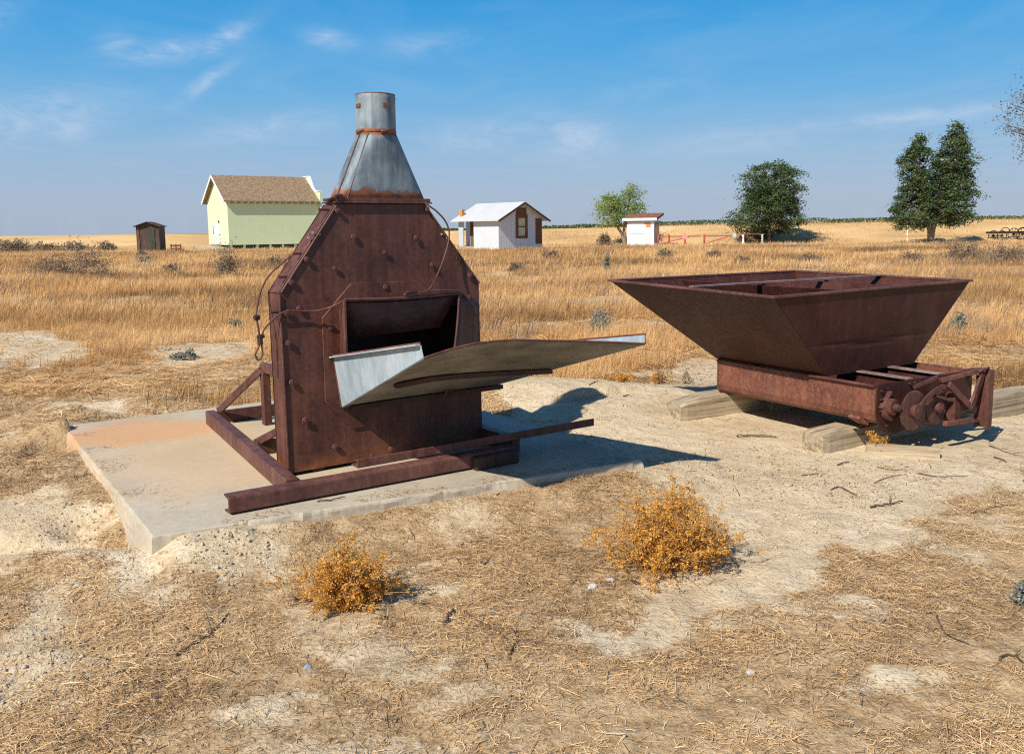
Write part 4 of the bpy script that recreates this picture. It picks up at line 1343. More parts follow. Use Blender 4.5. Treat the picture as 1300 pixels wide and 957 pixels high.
# the gate hut
hx, hy = 11.5, 87.2
hut = thing('gate_hut', 'tiny white gate hut with a red brown roof beside the light green tree', 'hut', (hx, hy, gz(hx, hy) - 0.02), math.radians(-25))
MB().box((0, 0, 0), (2.75, 1.9, 2.45)).build('wall', M['grey_wall'], hut)
rf = MB()
rf.add([(-0.35, -0.35, 2.42), (3.1, -0.35, 2.42), (3.1, 2.25, 2.95), (-0.35, 2.25, 2.95), (-0.35, -0.35, 2.64), (3.1, -0.35, 2.64), (3.1, 2.25, 3.17), (-0.35, 2.25, 3.17)], [(0, 1, 2, 3), (4, 5, 6, 7), (0, 1, 5, 4), (1, 2, 6, 5), (2, 3, 7, 6), (3, 0, 4, 7)])
rfo = rf.build('roof', M['red_roof'], hut)
MB().box((-0.36, -0.40, 2.41), (3.11, -0.355, 2.66)).build('fascia', M['white_paint'], rfo)
MB().box((0.2, -0.04, 1.15), (1.72, -0.004, 2.25)).build('shutter', M['white_paint'], hut)
MB().box((1.95, -0.04, 1.80), (2.4, -0.004, 2.15)).build('notice', M['orange_paint'], hut)
MB().box((2.754, 0.25, 0.9), (2.79, 1.6, 2.2)).build('window', M['pane_dark'], hut)
MB().box((2.45, -0.03, 0.02), (2.752, -0.004, 2.40)).build('corner_board', M['white_paint'], hut)

# the outhouse
ox, oy = -34.25, 80.6
oh = thing('outhouse', 'small dark brown plank outhouse with a low gable roof, alone in the field', 'outhouse', (ox, oy, gz(ox, oy) - 0.02), math.radians(8))
oh.scale = (0.80, 1, 1)
ow = MB()
ow.plate([(0, 0), (2.5, 0), (2.5, 2.35), (1.25, 2.68), (0, 2.35)], 2.2, lambda a, b_, o_: (a, o_, b_))
ow.build('wall', M['grey_plank'], oh)
ro_ = MB()
ro_.bar((-0.22, 1.05, 2.33), (1.25, 1.05, 2.74), 2.7, 0.06).bar((2.72, 1.05, 2.33), (1.25, 1.05, 2.74), 2.7, 0.06)
ro_.build('roof', M['grey_plank'], oh)
MB().box((1.35, -0.05, 0.1), (2.0, -0.004, 2.1)).build('door', M['dark_gap'], oh)  # dark box, the shade inside the door opening put into its colour
MB().box((0.1, -0.06, 0.0), (0.35, -0.004, 2.3)).build('corner_board', M['brown_wood'], oh)

# gates and barrier on the road
def along(px, Y=86.5):
    return ((px - 650) / F_PX * Y, Y)


def swing_gate(x0, x1, name_label, ends, first):
    (ax, ay), (bx, by) = along(x0), along(x1)
    z0 = gz(ax, ay)
    t = thing('swing_gate', name_label, 'gate', (ax, ay, z0))
    w_ = bx - ax
    for e in ends:
        MB().cyl((e * w_, 0, 0.45), (0, 0, 1), 0.10, 1.1, 10).build('post', M['red_paint'], t)
    MB().bar((0, 0, 0.82), (w_, 0, 0.82), 0.07, 0.11).build('rail', M['red_paint'], t)
    MB().bar((0.1, 0, 0.08), (w_ * 0.72, 0, 0.74), 0.06, 0.08).build('brace', M['red_paint'], t)
    if first:
        MB().cyl((w_ * 0.62, -0.09, 0.80), (0, 1, 0), 0.27, 0.02, 16).build('disc', plain('faded_pink_disc', (0.62, 0.30, 0.26), 0.6, 0.1), t)
    else:
        MB().cyl((w_ * 0.90, -0.09, 0.86), (0, 1, 0), 0.20, 0.02, 16).build('disc', plain('pale_blue_disc', (0.45, 0.58, 0.66), 0.6, 0.1), t)
    return t


swing_gate(836, 890, 'faded red swing gate next to the gate hut, with a pink disc on its rail', (0.0, 0.25, 0.62), True)
swing_gate(894, 936, 'red swing gate between the pink disc gate and the white posts', (0.0,), False)
(ax, ay), (bx, by) = along(943), along(967)
br = thing('barrier_rail', 'low red rail carried on two white posts in front of the round dark tree', 'barrier', (ax, ay, gz(ax, ay)))
for x in (0, bx - ax):
    MB().cyl((x, 0, 0.42), (0, 0, 1), 0.10, 1.05, 10).build('post', M['white_paint'], br)
MB().bar((-0.7, 0, 0.99), (bx - ax + 0.3, 0, 0.99), 0.09, 0.10).build('rail', M['red_paint'], br)
ax, ay = along(1150, 88)
wp = thing('pole_barrier', 'white horizontal pole on a thin white post behind the tall twin topped tree', 'barrier', (ax, ay, gz(ax, ay)))
MB().cyl((0, 0, 0.9), (0, 0, 1), 0.06, 2.0, 8).build('post', M['white_paint'], wp)
MB().bar((-0.1, 0, 1.95), (1.8, 0, 1.97), 0.12, 0.14).build('pole', M['white_paint'], wp)

# the old wagon
wx, wy = 49.0, 89.0
wg = thing('farm_wagon', 'old dark wagon frame with spoked wheels out in the dry field', 'wagon', (wx, wy, gz(wx, wy)), 0.08)
IR = M['black_iron']
for x, yy_, r in ((0.7, 0, 0.50), (2.9, 0, 0.62), (0.7, 1.4, 0.50), (2.9, 1.4, 0.62)):
    wm = MB()
    wm.tube([(x + r * math.cos(a), yy_, r + r * math.sin(a)) for a in np.linspace(0, 2 * PI, 25)], 0.045, 6)
    for q in range(10):
        a = q * PI / 5
        wm.bar((x, yy_, r), (x + (r - 0.02) * math.cos(a), yy_, r + (r - 0.02) * math.sin(a)), 0.03, 0.04, (0, 1, 0))
    wm.cyl((x, yy_, r), (0, 1, 0), 0.10, 0.2, 10)
    wm.build('wheel', IR, wg)
fr = MB()
fr.box((-0.3, 0.25, 0.72), (5.6, 0.40, 0.92)).box((-0.3, 1.0, 0.72), (5.6, 1.15, 0.92))
for x in (0.2, 1.4, 2.6, 3.8, 5.2):
    fr.box((x, 0.41, 0.74), (x + 0.12, 0.99, 0.90))
fr.build('frame', IR, wg)
for q_ in ((0.7, 0.7, 0.5), (2.9, 0.7, 0.62)):
    MB().cyl(q_, (0, 1, 0), 0.05, 1.5, 8).build('axle', IR, wg)
st = MB()
st.tube(smooth_pts([(0.9, 0.5, 0.9), (1.1, 0.5, 1.25), (1.6, 0.5, 1.25), (1.9, 0.5, 0.92)], 4), 0.04, 6)
st.tube(smooth_pts([(2.7, 0.6, 0.9), (3.1, 0.6, 1.3), (3.7, 0.6, 1.2), (3.9, 0.6, 0.9)], 4), 0.04, 6)
st.build('hoop', IR, wg)

# ------------------------------------------------------------------ trees
def leaf_cards(P, size, asp, rng, droop=0.0):
    n = len(P)
    a = rng.normal(size=(n, 3))
    a[:, 2] = a[:, 2] * 0.6 - droop
    a /= np.linalg.norm(a, axis=1)[:, None]
    b_ = np.cross(a, rng.normal(size=(n, 3)))
    b_ /= np.linalg.norm(b_, axis=1)[:, None] + 1e-9
    s = (size * rng.uniform(0.6, 1.35, n))[:, None]
    A, B_ = a * s / 2, b_ * s * asp / 2
    return np.stack([P - A, P + B_, P + A, P - B_], 1)


def tree(name, label, x, y, lobes, trunk_r, mat, bark, n_clump, per, size, seed, h_trunk, lean=0.0, clump_r=(0.35, 0.8), asp=0.5, droop=0.25, group=None, flat=0.55, shell=0.62):
    """lobes: list of (dx, z0, z1, profile) where profile is [(t, radius)]"""
    rng = np.random.default_rng(seed)
    root = thing(name, label, 'tree', (x, y, gz(x, y) - 0.03), 0, group)
    C, wt = [], [l[4] for l in lobes]
    wt = np.array(wt) / sum(wt)
    while len(C) < n_clump:
        l = lobes[rng.choice(len(lobes), p=wt)]
        t = rng.uniform(0, 1)
        R = np.interp(t, [p[0] for p in l[3]], [p[1] for p in l[3]])
        if rng.uniform(0, 1) > (R / max(p[1] for p in l[3])) ** 1.2 + 0.1:
            continue
        a = rng.uniform(0, 2 * PI)
        rr = R * (shell + (1 - shell) * rng.uniform(0, 1)) if rng.uniform() < 0.72 else R * math.sqrt(rng.uniform(0, 1)) * 0.8
        rr *= rng.uniform(0.82, 1.14)
        C.append((l[0] + rr * math.cos(a), rr * math.sin(a), l[1] + (l[2] - l[1]) * t))
    C = np.array(C)
    br_ = MB()
    top = max(l[2] for l in lobes)
    for l in lobes:
        br_.tube(smooth_pts([(0, 0, 0), (lean * 0.4 + l[0] * 0.1, 0.0, h_trunk * 0.55), (lean + l[0] * 0.35, 0.05, h_trunk), (lean * 0.6 + l[0] * 0.9, 0, l[1] + (l[2] - l[1]) * 0.5), (l[0], 0, l[1] + (l[2] - l[1]) * 0.93)], 4), trunk_r, 8, trunk_r * 0.12)
    for i in range(0, len(C), 2):
        c = C[i]
        l = min(lobes, key=lambda q: abs(q[0] - c[0]))
        zz_ = max(h_trunk * 0.8, c[2] - math.hypot(c[0] - l[0], c[1]) * 0.55)
        fx = l[0] * min(1, (zz_ - h_trunk * 0.5) / (top - h_trunk * 0.5) * 1.3)
        br_.tube([(fx, 0, zz_), ((fx + c[0]) / 2, c[1] / 2, (zz_ + c[2]) / 2 + 0.12), tuple(c)], trunk_r * 0.22, 5, trunk_r * 0.05)
    br_.build('trunk', bark, root, smooth=True)
    P, T = [], []
    for c in C:
        r = rng.uniform(*clump_r)
        k = int(per * rng.uniform(0.5, 1.4))
        d = rng.normal(size=(k, 3)) * r * np.array([0.62, 0.62, 0.62 * flat])
        out = np.array([c[0], c[1], 0.0])
        out = out / (np.linalg.norm(out) + 1e-6)
        d += out[None, :] * (rng.uniform(-0.2, 1.0, k)[:, None] * r * 0.55)
        d[:, 2] -= droop * (np.hypot(d[:, 0], d[:, 1]) ** 1.3)
        P.append(c + d)
        T.append(np.clip(rng.uniform(0.15, 0.75) + rng.normal(0, 0.16, k), 0, 1))
    P, T = np.concatenate(P), np.concatenate(T)
    np_mesh('crown', leaf_cards(P, size, asp, rng, 0.2), 4, mat, root, T)
    return root


tree('round_tree', 'dark green round bushy tree behind the red rail on white posts', 25.6, 87.3, [(-0.4, 1.2, 5.2, [(0, 2.2), (0.25, 3.7), (0.6, 3.2), (1, 1.5)], 1.0), (0.3, 3.0, 8.0, [(0, 2.0), (0.3, 2.9), (0.6, 2.9), (0.85, 2.3), (0.95, 1.2), (1, 0.3)], 1.1)],
     0.17, M['leaf_dark'], M['bark_dark'], 340, 85, 0.21, 5, 1.6, clump_r=(0.3, 0.75))
tree('tall_tree', 'tall dark green tree with twin tops and a pale trunk', 39.0, 81.7, [(-1.45, 1.5, 9.8, [(0, 1.5), (0.12, 2.3), (0.30, 1.9), (0.5, 1.3), (0.62, 1.6), (0.78, 1.25), (0.9, 0.6), (1, 0.12)], 1.0), (1.75, 1.5, 10.9, [(0, 1.3), (0.15, 2.2), (0.35, 2.0), (0.5, 1.5), (0.66, 1.75), (0.8, 1.15), (0.92, 0.7), (1, 0.12)], 1.1)],
     0.30, M['leaf_dark'], M['bark'], 500, 85, 0.21, 8, 2.6, clump_r=(0.28, 0.7), flat=0.5, droop=0.25, shell=0.5)
tree('light_tree', 'slim light green half bare tree beside the white gate hut', 11.7, 90.3, [(-1.5, 2.2, 5.0, [(0, 1.0), (0.4, 1.5), (0.8, 1.1), (1, 0.3)], 1.0), (0.55, 1.9, 6.2, [(0, 0.8), (0.4, 1.35), (0.75, 1.0), (1, 0.3)], 1.1)],
     0.22, M['leaf_light'], M['bark'], 150, 52, 0.19, 12, 1.9, lean=-0.25, clump_r=(0.25, 0.6), flat=0.9, droop=0.0)
tree('bare_tree', 'sparse nearly leafless tree reaching in from the edge of the field', 25.55, 40.5, [(0.0, 4.7, 8.9, [(0, 1.9), (0.3, 3.3), (0.6, 3.1), (1, 0.8)], 1.0)],
     0.26, tint_mat('dry_brown_leaf', (0.10, 0.075, 0.045), (0.17, 0.13, 0.085), (0.26, 0.21, 0.13), 0.8, 0.2), M['bark_dark'], 210, 30, 0.11, 15, 3.0, clump_r=(0.3, 0.55), flat=0.8, droop=0.0, shell=0.55)

# far crop row on the embankment
rng = np.random.default_rng(4)
k = 20000
cx = rng.uniform(-14, 130, k)
cy = rng.uniform(106, 111, k)
cz = gh(cx, cy, False) + rng.uniform(0, 1, k) ** 1.3 * (0.28 + 0.45 * fbm(cx * 0.35, cy * 0, 9)) * (0.5 + 0.6 * sstep(-14, 30, cx))
tag(np_mesh('crop_row', leaf_cards(np.stack([cx, cy, cz], 1), 0.28, 0.6, rng), 4, M['crop'], None, np.clip(rng.normal(0.5, 0.25, k), 0, 1)), kind='stuff')

# ------------------------------------------------------------------ grass
def grow(name, P, h, wd, lean, tint, mat):
    """one bent blade per point: five vertices, three triangles"""
    n = len(P)
    a = RNG.uniform(0, 2 * PI, n)
    side = np.stack([np.cos(a), np.sin(a), np.zeros(n)], 1) * wd[:, None] / 2
    la = RNG.normal(0.35, 1.1, n)
    ld_ = np.stack([np.cos(la), np.sin(la), np.zeros(n)], 1) * lean[:, None]
    up = np.array([0, 0, 1.0])
    mid = P + up * (h * 0.55)[:, None] + ld_ * (h * 0.35)[:, None]
    tip = P + up * (h * np.sqrt(np.clip(1 - 0.5 * lean ** 2, 0.08, 1)))[:, None] + ld_ * (h * 1.0)[:, None]
    V_ = np.stack([P - side, P + side, mid - side * 0.8, mid + side * 0.8, tip], 1).reshape(-1, 3)
    o = (np.arange(n) * 5)[:, None]
    F_ = np.concatenate([o + np.array([0, 1, 3]), o + np.array([0, 3, 2]), o + np.array([2, 3, 4])], 1).reshape(-1, 3)
    return np_mesh(name, V_, 3, mat, None, tint, faces=F_)


def scatter(n, y0, y1, pow_=1.0, pad=1.5):
    y = y0 + (y1 - y0) * RNG.uniform(0, 1, n) ** pow_
    return RNG.uniform(-1, 1, n) * (0.62 * y + pad), y


def keepout(x, y):
    """true where no plant may stand: slab, hopper, buildings, road"""
    k_ = sdpoly(x, y, SLAB) < 0.02
    k_ |= (np.abs(y - 76 - 0.004 * x) < 1.9)
    k_ |= sdpoly(x, y, [hw_(-0.1, -0.05), hw_(1.55, -0.05), hw_(1.55, 1.15), hw_(-0.1, 1.15)]) < 0
    for (bx, by, ang, w_, d_) in ((gx0, gy0, ph, 10.0, 8.0), (wx0, wy0, math.radians(45), 5.3, 5.0), (hx, hy, math.radians(-25), 2.8, 1.9), (ox, oy, 0.14, 2.5, 2.2)):
        c, s = math.cos(ang), math.sin(ang)
        lx, ly = (x - bx) * c + (y - by) * s, (y - by) * c - (x - bx) * s
        k_ |= (lx > -0.1) & (lx < w_ + 0.1) & (ly > -0.1) & (ly < d_ + 0.1)
    return k_


def tufts(nt_, per, y0, y1, h0, h1, w_, spread, pow_, thr, name='dry_grass', mat='grass', patch=None):
    tx, ty = scatter(nt_, y0, y1, pow_)
    dens = fbm(tx * 0.55 + 3, ty * 0.55, 21) + 0.25 * (fbm(tx * 0.12, ty * 0.12, 25) - 0.5)
    start = 10.3 + 1.5 * (fbm(tx * 0.5, tx * 0 + 1, 33) - 0.5) * 2 - 1.6 * sstep(2.5, 5.5, tx) + 0.7 * sstep(0.0, 1.5, tx) * sstep(4.0, 2.0, tx)
    ok = (dens > thr + 0.22 * sstep(start + 3.5, start - 2.6, ty)) & (sandmask(tx, ty) < 0.45) & ~keepout(tx, ty)
    if patch:
        ok &= fbm(tx * 0.16 + 7, ty * 0.30, 95, 5) + 0.10 * (RNG.uniform(0, 1, nt_) - 0.5) > patch
    tx, ty, dens = tx[ok], ty[ok], dens[ok]
    m_ = len(tx)
    th = RNG.uniform(h0, h1, m_) * RNG.uniform(0.55, 1.35, m_) * (0.55 + 0.9 * np.clip(dens, 0, 1)) * (0.6 + 0.8 * fbm(tx * 0.25, ty * 0.25, 41))
    tt = 0.5 + (fbm(tx * 0.22, ty * 0.45, 51) - 0.5) * 1.9 + RNG.normal(0, 0.12, m_)
    i = np.repeat(np.arange(m_), per)
    n = len(i)
    x = tx[i] + RNG.normal(0, spread, n)
    y = ty[i] + RNG.normal(0, spread, n)
    z = gh(x, y, False) - 0.01
    hh = th[i] * RNG.uniform(0.45, 1.15, n)
    lean = np.clip(np.abs(RNG.normal(0.40, 0.38, n)), 0, 1.3)
    return grow(name, np.stack([x, y, z], 1), hh, w_ * RNG.uniform(0.6, 1.4, n), lean, np.clip(tt[i] + RNG.normal(0, 0.14, n), 0, 1), M[mat])


for args in ((26000, 13, 7.4, 17, 0.09, 0.24, 0.0042, 0.06, 0.9, 0.42), (20000, 11, 15, 34, 0.14, 0.32, 0.009, 0.13, 0.85, 0.36), (20000, 9, 32, 74, 0.18, 0.38, 0.020, 0.28, 0.8, 0.32), (4500, 8, 78, 100, 0.18, 0.32, 0.035, 0.5, 1.0, 0.40)):
    tag(tufts(*args), kind='stuff')


# drifts of grey-brown weeds among the grass
tag(tufts(16000, 10, 12, 74, 0.12, 0.34, 0.016, 0.20, 0.9, 0.30, 'dry_weeds', 'weed', 0.56), kind='stuff')


# flattened straw and litter lying on the ground
def lay(name, n, y0, y1, l0, l1, w_, thr_sand, mat, pow_=1.0, lift=0.02):
    x, y = scatter(n, y0, y1, pow_, 0.6)
    sm = sandmask(x, y)
    cl_ = fbm(x * 2.2, y * 2.2, 61) * 0.6 + fbm(x * 7, y * 7, 63, 3) * 0.4
    ok = (RNG.uniform(0, 1, n) < np.clip(np.clip((cl_ - 0.32) * 3.4, 0.05, 1.0) * sstep(0.75, 0.25, sm + (fbm(x * 6, y * 6, 91, 3) - 0.5) * 0.9) + thr_sand, 0, 1)) & ~keepout(x, y)
    x, y = x[ok], y[ok]
    cl_ = cl_[ok]
    n = len(x)
    a = RNG.uniform(0, 2 * PI, n) + 0.0
    L = RNG.uniform(l0, l1, n) * RNG.uniform(0.5, 1.3, n)
    tilt = RNG.normal(0, 0.16, n)
    d = np.stack([np.cos(a) * np.cos(tilt), np.sin(a) * np.cos(tilt), np.sin(tilt)], 1) * L[:, None] / 2
    roll = RNG.uniform(-0.7, 0.7, n)
    s = np.stack([-np.sin(a) * np.cos(roll), np.cos(a) * np.cos(roll), np.sin(roll)], 1) * (w_ * RNG.uniform(0.6, 1.5, n))[:, None] / 2
    z = gh(x, y) + 0.002 + np.abs(d[:, 2]) * 0.8 + RNG.uniform(0, lift, n) * np.clip((cl_ - 0.4) * 4, 0.05, 1)
    P = np.stack([x, y, z], 1)
    bend = np.zeros((n, 3))
    bend[:, 2] = RNG.uniform(-0.02, 0.05, n) * L
    bend += s * 4 * RNG.normal(0, 1, n)[:, None]
    V_ = np.stack([P - d - s, P - d + s, P + bend + s, P + bend - s, P + d + s * 0.5, P + d - s * 0.5], 1).reshape(-1, 3)
    o = (np.arange(n) * 6)[:, None]
    F_ = np.concatenate([o + np.array([0, 1, 2, 3]), o + np.array([3, 2, 4, 5])], 1).reshape(-1, 4)
    t = np.clip(0.5 + (fbm(x * 1.1, y * 1.1, 71) - 0.5) * 1.2 + RNG.normal(0, 0.22, n), 0, 1)
    return tag(np_mesh(name, V_, 4, mat, None, t, faces=F_), kind='stuff')


lay('straw_litter', 230000, 2.1, 5.6, 0.012, 0.052, 0.0019, 0.07, M['litter'], 0.9)
lay('straw_litter', 7000, 2.1, 5.6, 0.06, 0.13, 0.0022, 0.03, M['litter'], 0.9)
lay('straw_litter', 120000, 5.2, 10.5, 0.03, 0.12, 0.0036, 0.06, M['litter'], 0.9)
lay('straw_litter', 60000, 8.5, 18.0, 0.12, 0.34, 0.008, 0.08, M['grass'], 0.9, 0.07)

# bits of straw blown on to the slab
k = 2600
e_ = RNG.integers(0, 2, k)
t_ = RNG.uniform(0.02, 0.98, k)
inn = np.abs(RNG.normal(0, 0.10, k)) + 0.02
P0, P1 = np.array(SLAB)[[0, 1]][None].repeat(k, 0), np.array(SLAB)[[1, 2]][None].repeat(k, 0)
seg = np.where(e_[:, None, None] == 0, P0, P1)
q = seg[:, 0] + (seg[:, 1] - seg[:, 0]) * t_[:, None]
d = seg[:, 1] - seg[:, 0]
d /= np.linalg.norm(d, axis=1)[:, None]
q = q + np.stack([-d[:, 1], d[:, 0]], 1) * inn[:, None]
ok = fbm(q[:, 0] * 3, q[:, 1] * 3, 83) > 0.50
q = q[ok]
k = len(q)
a = RNG.uniform(0, 2 * PI, k)
L = RNG.uniform(0.008, 0.04, k)[:, None]
dd = np.stack([np.cos(a), np.sin(a), np.zeros(k)], 1) * L / 2
ss = np.stack([-np.sin(a), np.cos(a), np.zeros(k)], 1) * 0.0012
P = np.stack([q[:, 0], q[:, 1], np.full(k, 0.1535)], 1)
tag(np_mesh('straw_litter', np.stack([P - dd - ss, P - dd + ss, P + dd + ss, P + dd - ss], 1), 4, M['litter'], None, np.clip(RNG.normal(0.45, 0.25, k), 0, 1)), kind='stuff')

M['twiglet'] = tint_mat('dead_twiglets', (0.05, 0.035, 0.025), (0.12, 0.08, 0.055), (0.24, 0.17, 0.12), 0.9)
lay('twig_litter', 2600, 2.1, 8.5, 0.025, 0.11, 0.0030, 0.09, M['twiglet'], 0.9)

# clods of dirt
IV = np.array([(1, 0, 0), (0, 1, 0), (-1, 0, 0), (0, -1, 0), (0.1, 0.1, 1), (-0.1, 0, -1)], float)
IF = np.array([(0, 1, 4), (1, 2, 4), (2, 3, 4), (3, 0, 4), (1, 0, 5), (2, 1, 5), (3, 2, 5), (0, 3, 5)])
k = 90000
x, y = scatter(k, 2.1, 9.0, 0.9, 0.4)
cpx = [g(230, 690), g(300, 715), g(255, 740), (2.1, 5.1), g(700, 560), g(960, 600), g(90, 840), g(120, 660)]
cl_ = np.zeros(k)
for (qx, qy), rr in zip(cpx, (0.35, 0.35, 0.3, 1.0, 0.6, 0.7, 0.45, 0.4)):
    cl_ = np.maximum(cl_, np.exp(-((x - qx) ** 2 + (y - qy) ** 2) / rr ** 2))
ok = (RNG.uniform(0, 1, k) < 0.22 + 0.7 * cl_) & ~keepout(x, y)
cl_ = cl_[ok]
x, y = x[ok], y[ok]
k = len(x)
r = 0.0016 + (0.0045 + 0.0075 * cl_) * RNG.uniform(0, 1, k) ** 3.2 + 0.006 * (RNG.uniform(0, 1, k) > 0.996)
sc3 = r[:, None] * RNG.uniform(0.6, 1.3, (k, 3)) * np.array([1.1, 1.1, 0.75])
jit = RNG.uniform(0.55, 1.3, (k, len(IV), 1))
ang = RNG.uniform(0, 2 * PI, k)
Vc = IV[None] * jit * sc3[:, None, :]
c, s = np.cos(ang)[:, None], np.sin(ang)[:, None]
Vc = np.stack([Vc[..., 0] * c - Vc[..., 1] * s, Vc[..., 0] * s + Vc[..., 1] * c, Vc[..., 2]], -1)
Vc += np.stack([x, y, gh(x, y) + r * 0.3], 1)[:, None, :]
Fc = (IF[None] + (np.arange(k) * len(IV))[:, None, None]).reshape(-1, 3)
tag(np_mesh('dirt_clods', Vc.reshape(-1, 3), 3, M['clod'], None, np.clip(RNG.normal(0.5, 0.22, k), 0, 1), faces=Fc), kind='stuff')


# ------------------------------------------------------------------ orange bushes and weeds
def orange_bush(name, label, x, y, w_, h_, n_stem, n_clump, seed, leaf=0.0075, group=None, mat='orange', skew=0.0, gaps=0.3):
    rng = np.random.default_rng(seed)
    root = thing(name, label, 'bush', (x, y, gz(x, y) - 0.005), 0, group)
    st, tips = MB(), []
    for i in range(n_stem):
        a = rng.uniform(0, 2 * PI)
        e = rng.uniform(0.05, 1.0) ** 0.7
        R = w_ / 2 * rng.uniform(0.2, 1.0) * math.sqrt(max(0.0, 1 - (e * 0.9) ** 2)) * rng.uniform(0.7, 1.15)
        T = Vector((R * math.cos(a) + skew * e, R * math.sin(a) * 0.9, h_ * e * rng.uniform(0.6, 1.12) * (0.88 + 0.16 * math.sin(a * 3 + seed)) + 0.012))
        mid = T * 0.5 + Vector((rng.normal(0, 0.015), rng.normal(0, 0.015), 0.02))
        pts_ = smooth_pts([(T.x * 0.06, T.y * 0.06, 0), mid, T], 4)
        st.tube(pts_, 0.0026, 4, 0.0010, cap=False)
        bare = rng.uniform() < gaps * 0.35
        for q in range(7):
            s = rng.uniform(0.30, 1.0)
            p = pts_[int(s * (len(pts_) - 1))]
            d = Vector((rng.normal(), rng.normal(), rng.normal(0.4))).normalized() * w_ * rng.uniform(0.04, 0.13)
            e2 = p + d
            e2.z = max(0.008, e2.z)
            st.tube([p, (p + e2) / 2 + Vector((0, 0, 0.004)), e2], 0.0012, 3, 0.0005, cap=False)
            if not bare:
                tips.append((p, e2))
    st.build('stems', tint_dummy, root)
    P, T_ = [], []
    for i in range(n_clump):
        p, e2 = tips[rng.integers(len(tips))]
        s = rng.uniform(0.2, 1.05)
        c = np.array(p.lerp(e2, s)) + rng.normal(0, 0.006, 3)
        c[2] = max(c[2], 0.006)
        kk = 7
        P.append(c + rng.normal(0, rng.uniform(0.003, 0.008), (kk, 3)))
        T_.append(np.clip(np.full(kk, rng.normal(0.52, 0.2)) + rng.normal(0, 0.1, kk), 0, 1))
    np_mesh('foliage', leaf_cards(np.concatenate(P), leaf, 0.75, rng), 4, M[mat], root, np.concatenate(T_))
    return root


tint_dummy = plain('dry_stem', (0.40, 0.25, 0.11), 0.85, 0.25, 30, 0.1)
bx1, by1 = g(432, 772)
orange_bush('orange_bush', 'small dry orange bush in front of the slab, below the front beam', bx1, by1 + 0.06, 0.68, 0.29, 170, 3600, 3, 0.0085, gaps=0.5)
bx2, by2 = g(850, 722)
orange_bush('orange_bush', 'large bright orange dry bush on the pale dirt before the slab corner', bx2, by2 + 0.06, 0.92, 0.40, 260, 7400, 5, 0.0085, gaps=0.4)
for px, py, w_, h_, ns, nc, sd, lab in ((790, 497, 0.34, 0.09, 30, 300, 21, 'low flat orange weed on the dirt between the chute and the hopper'),
                                       (835, 486, 0.28, 0.15, 24, 240, 22, 'upright orange weed by the hopper shadow'),
                                       (1112, 571, 0.26, 0.17, 24, 170, 23, 'orange weed growing against the timber under the hopper gears')):
    x_, y_ = g(px, py, 0.05)
    orange_bush('orange_weed', lab, x_, y_, w_, h_, ns, nc, sd, 0.010)


# ------------------------------------------------------------------ scrub
def scrub(name, label, x, y, w_, h_, mat, n, seed, lw, group=None, wood=False):
    rng = np.random.default_rng(seed)
    k_ = n
    a = rng.uniform(0, 2 * PI, k_)
    e = rng.uniform(0, 1, k_) ** 0.8
    R = w_ / 2 * np.sqrt(1 - (0.92 * e) ** 2) * rng.uniform(0.3, 1.0, k_)
    lump = 0.35 + 0.95 * vn(a * 2.2, e * 2.5 + seed, seed)
    P = np.stack([R * np.cos(a) * lump, R * np.sin(a) * lump, h_ * e * lump * rng.uniform(0.55, 1.0, k_) + 0.01], 1)
    cards = leaf_cards(P, lw, 0.42, rng, -0.35)
    t = np.clip(0.45 + rng.normal(0, 0.2, k_) + 0.3 * (vn(a * 3, e * 4, 3) - 0.5), 0, 1)
    o = np_mesh(name, cards, 4, M[mat], None, t)
    o.location = (x, y, gz(x, y) - 0.02)
    return tag(o, label, 'shrub', group)


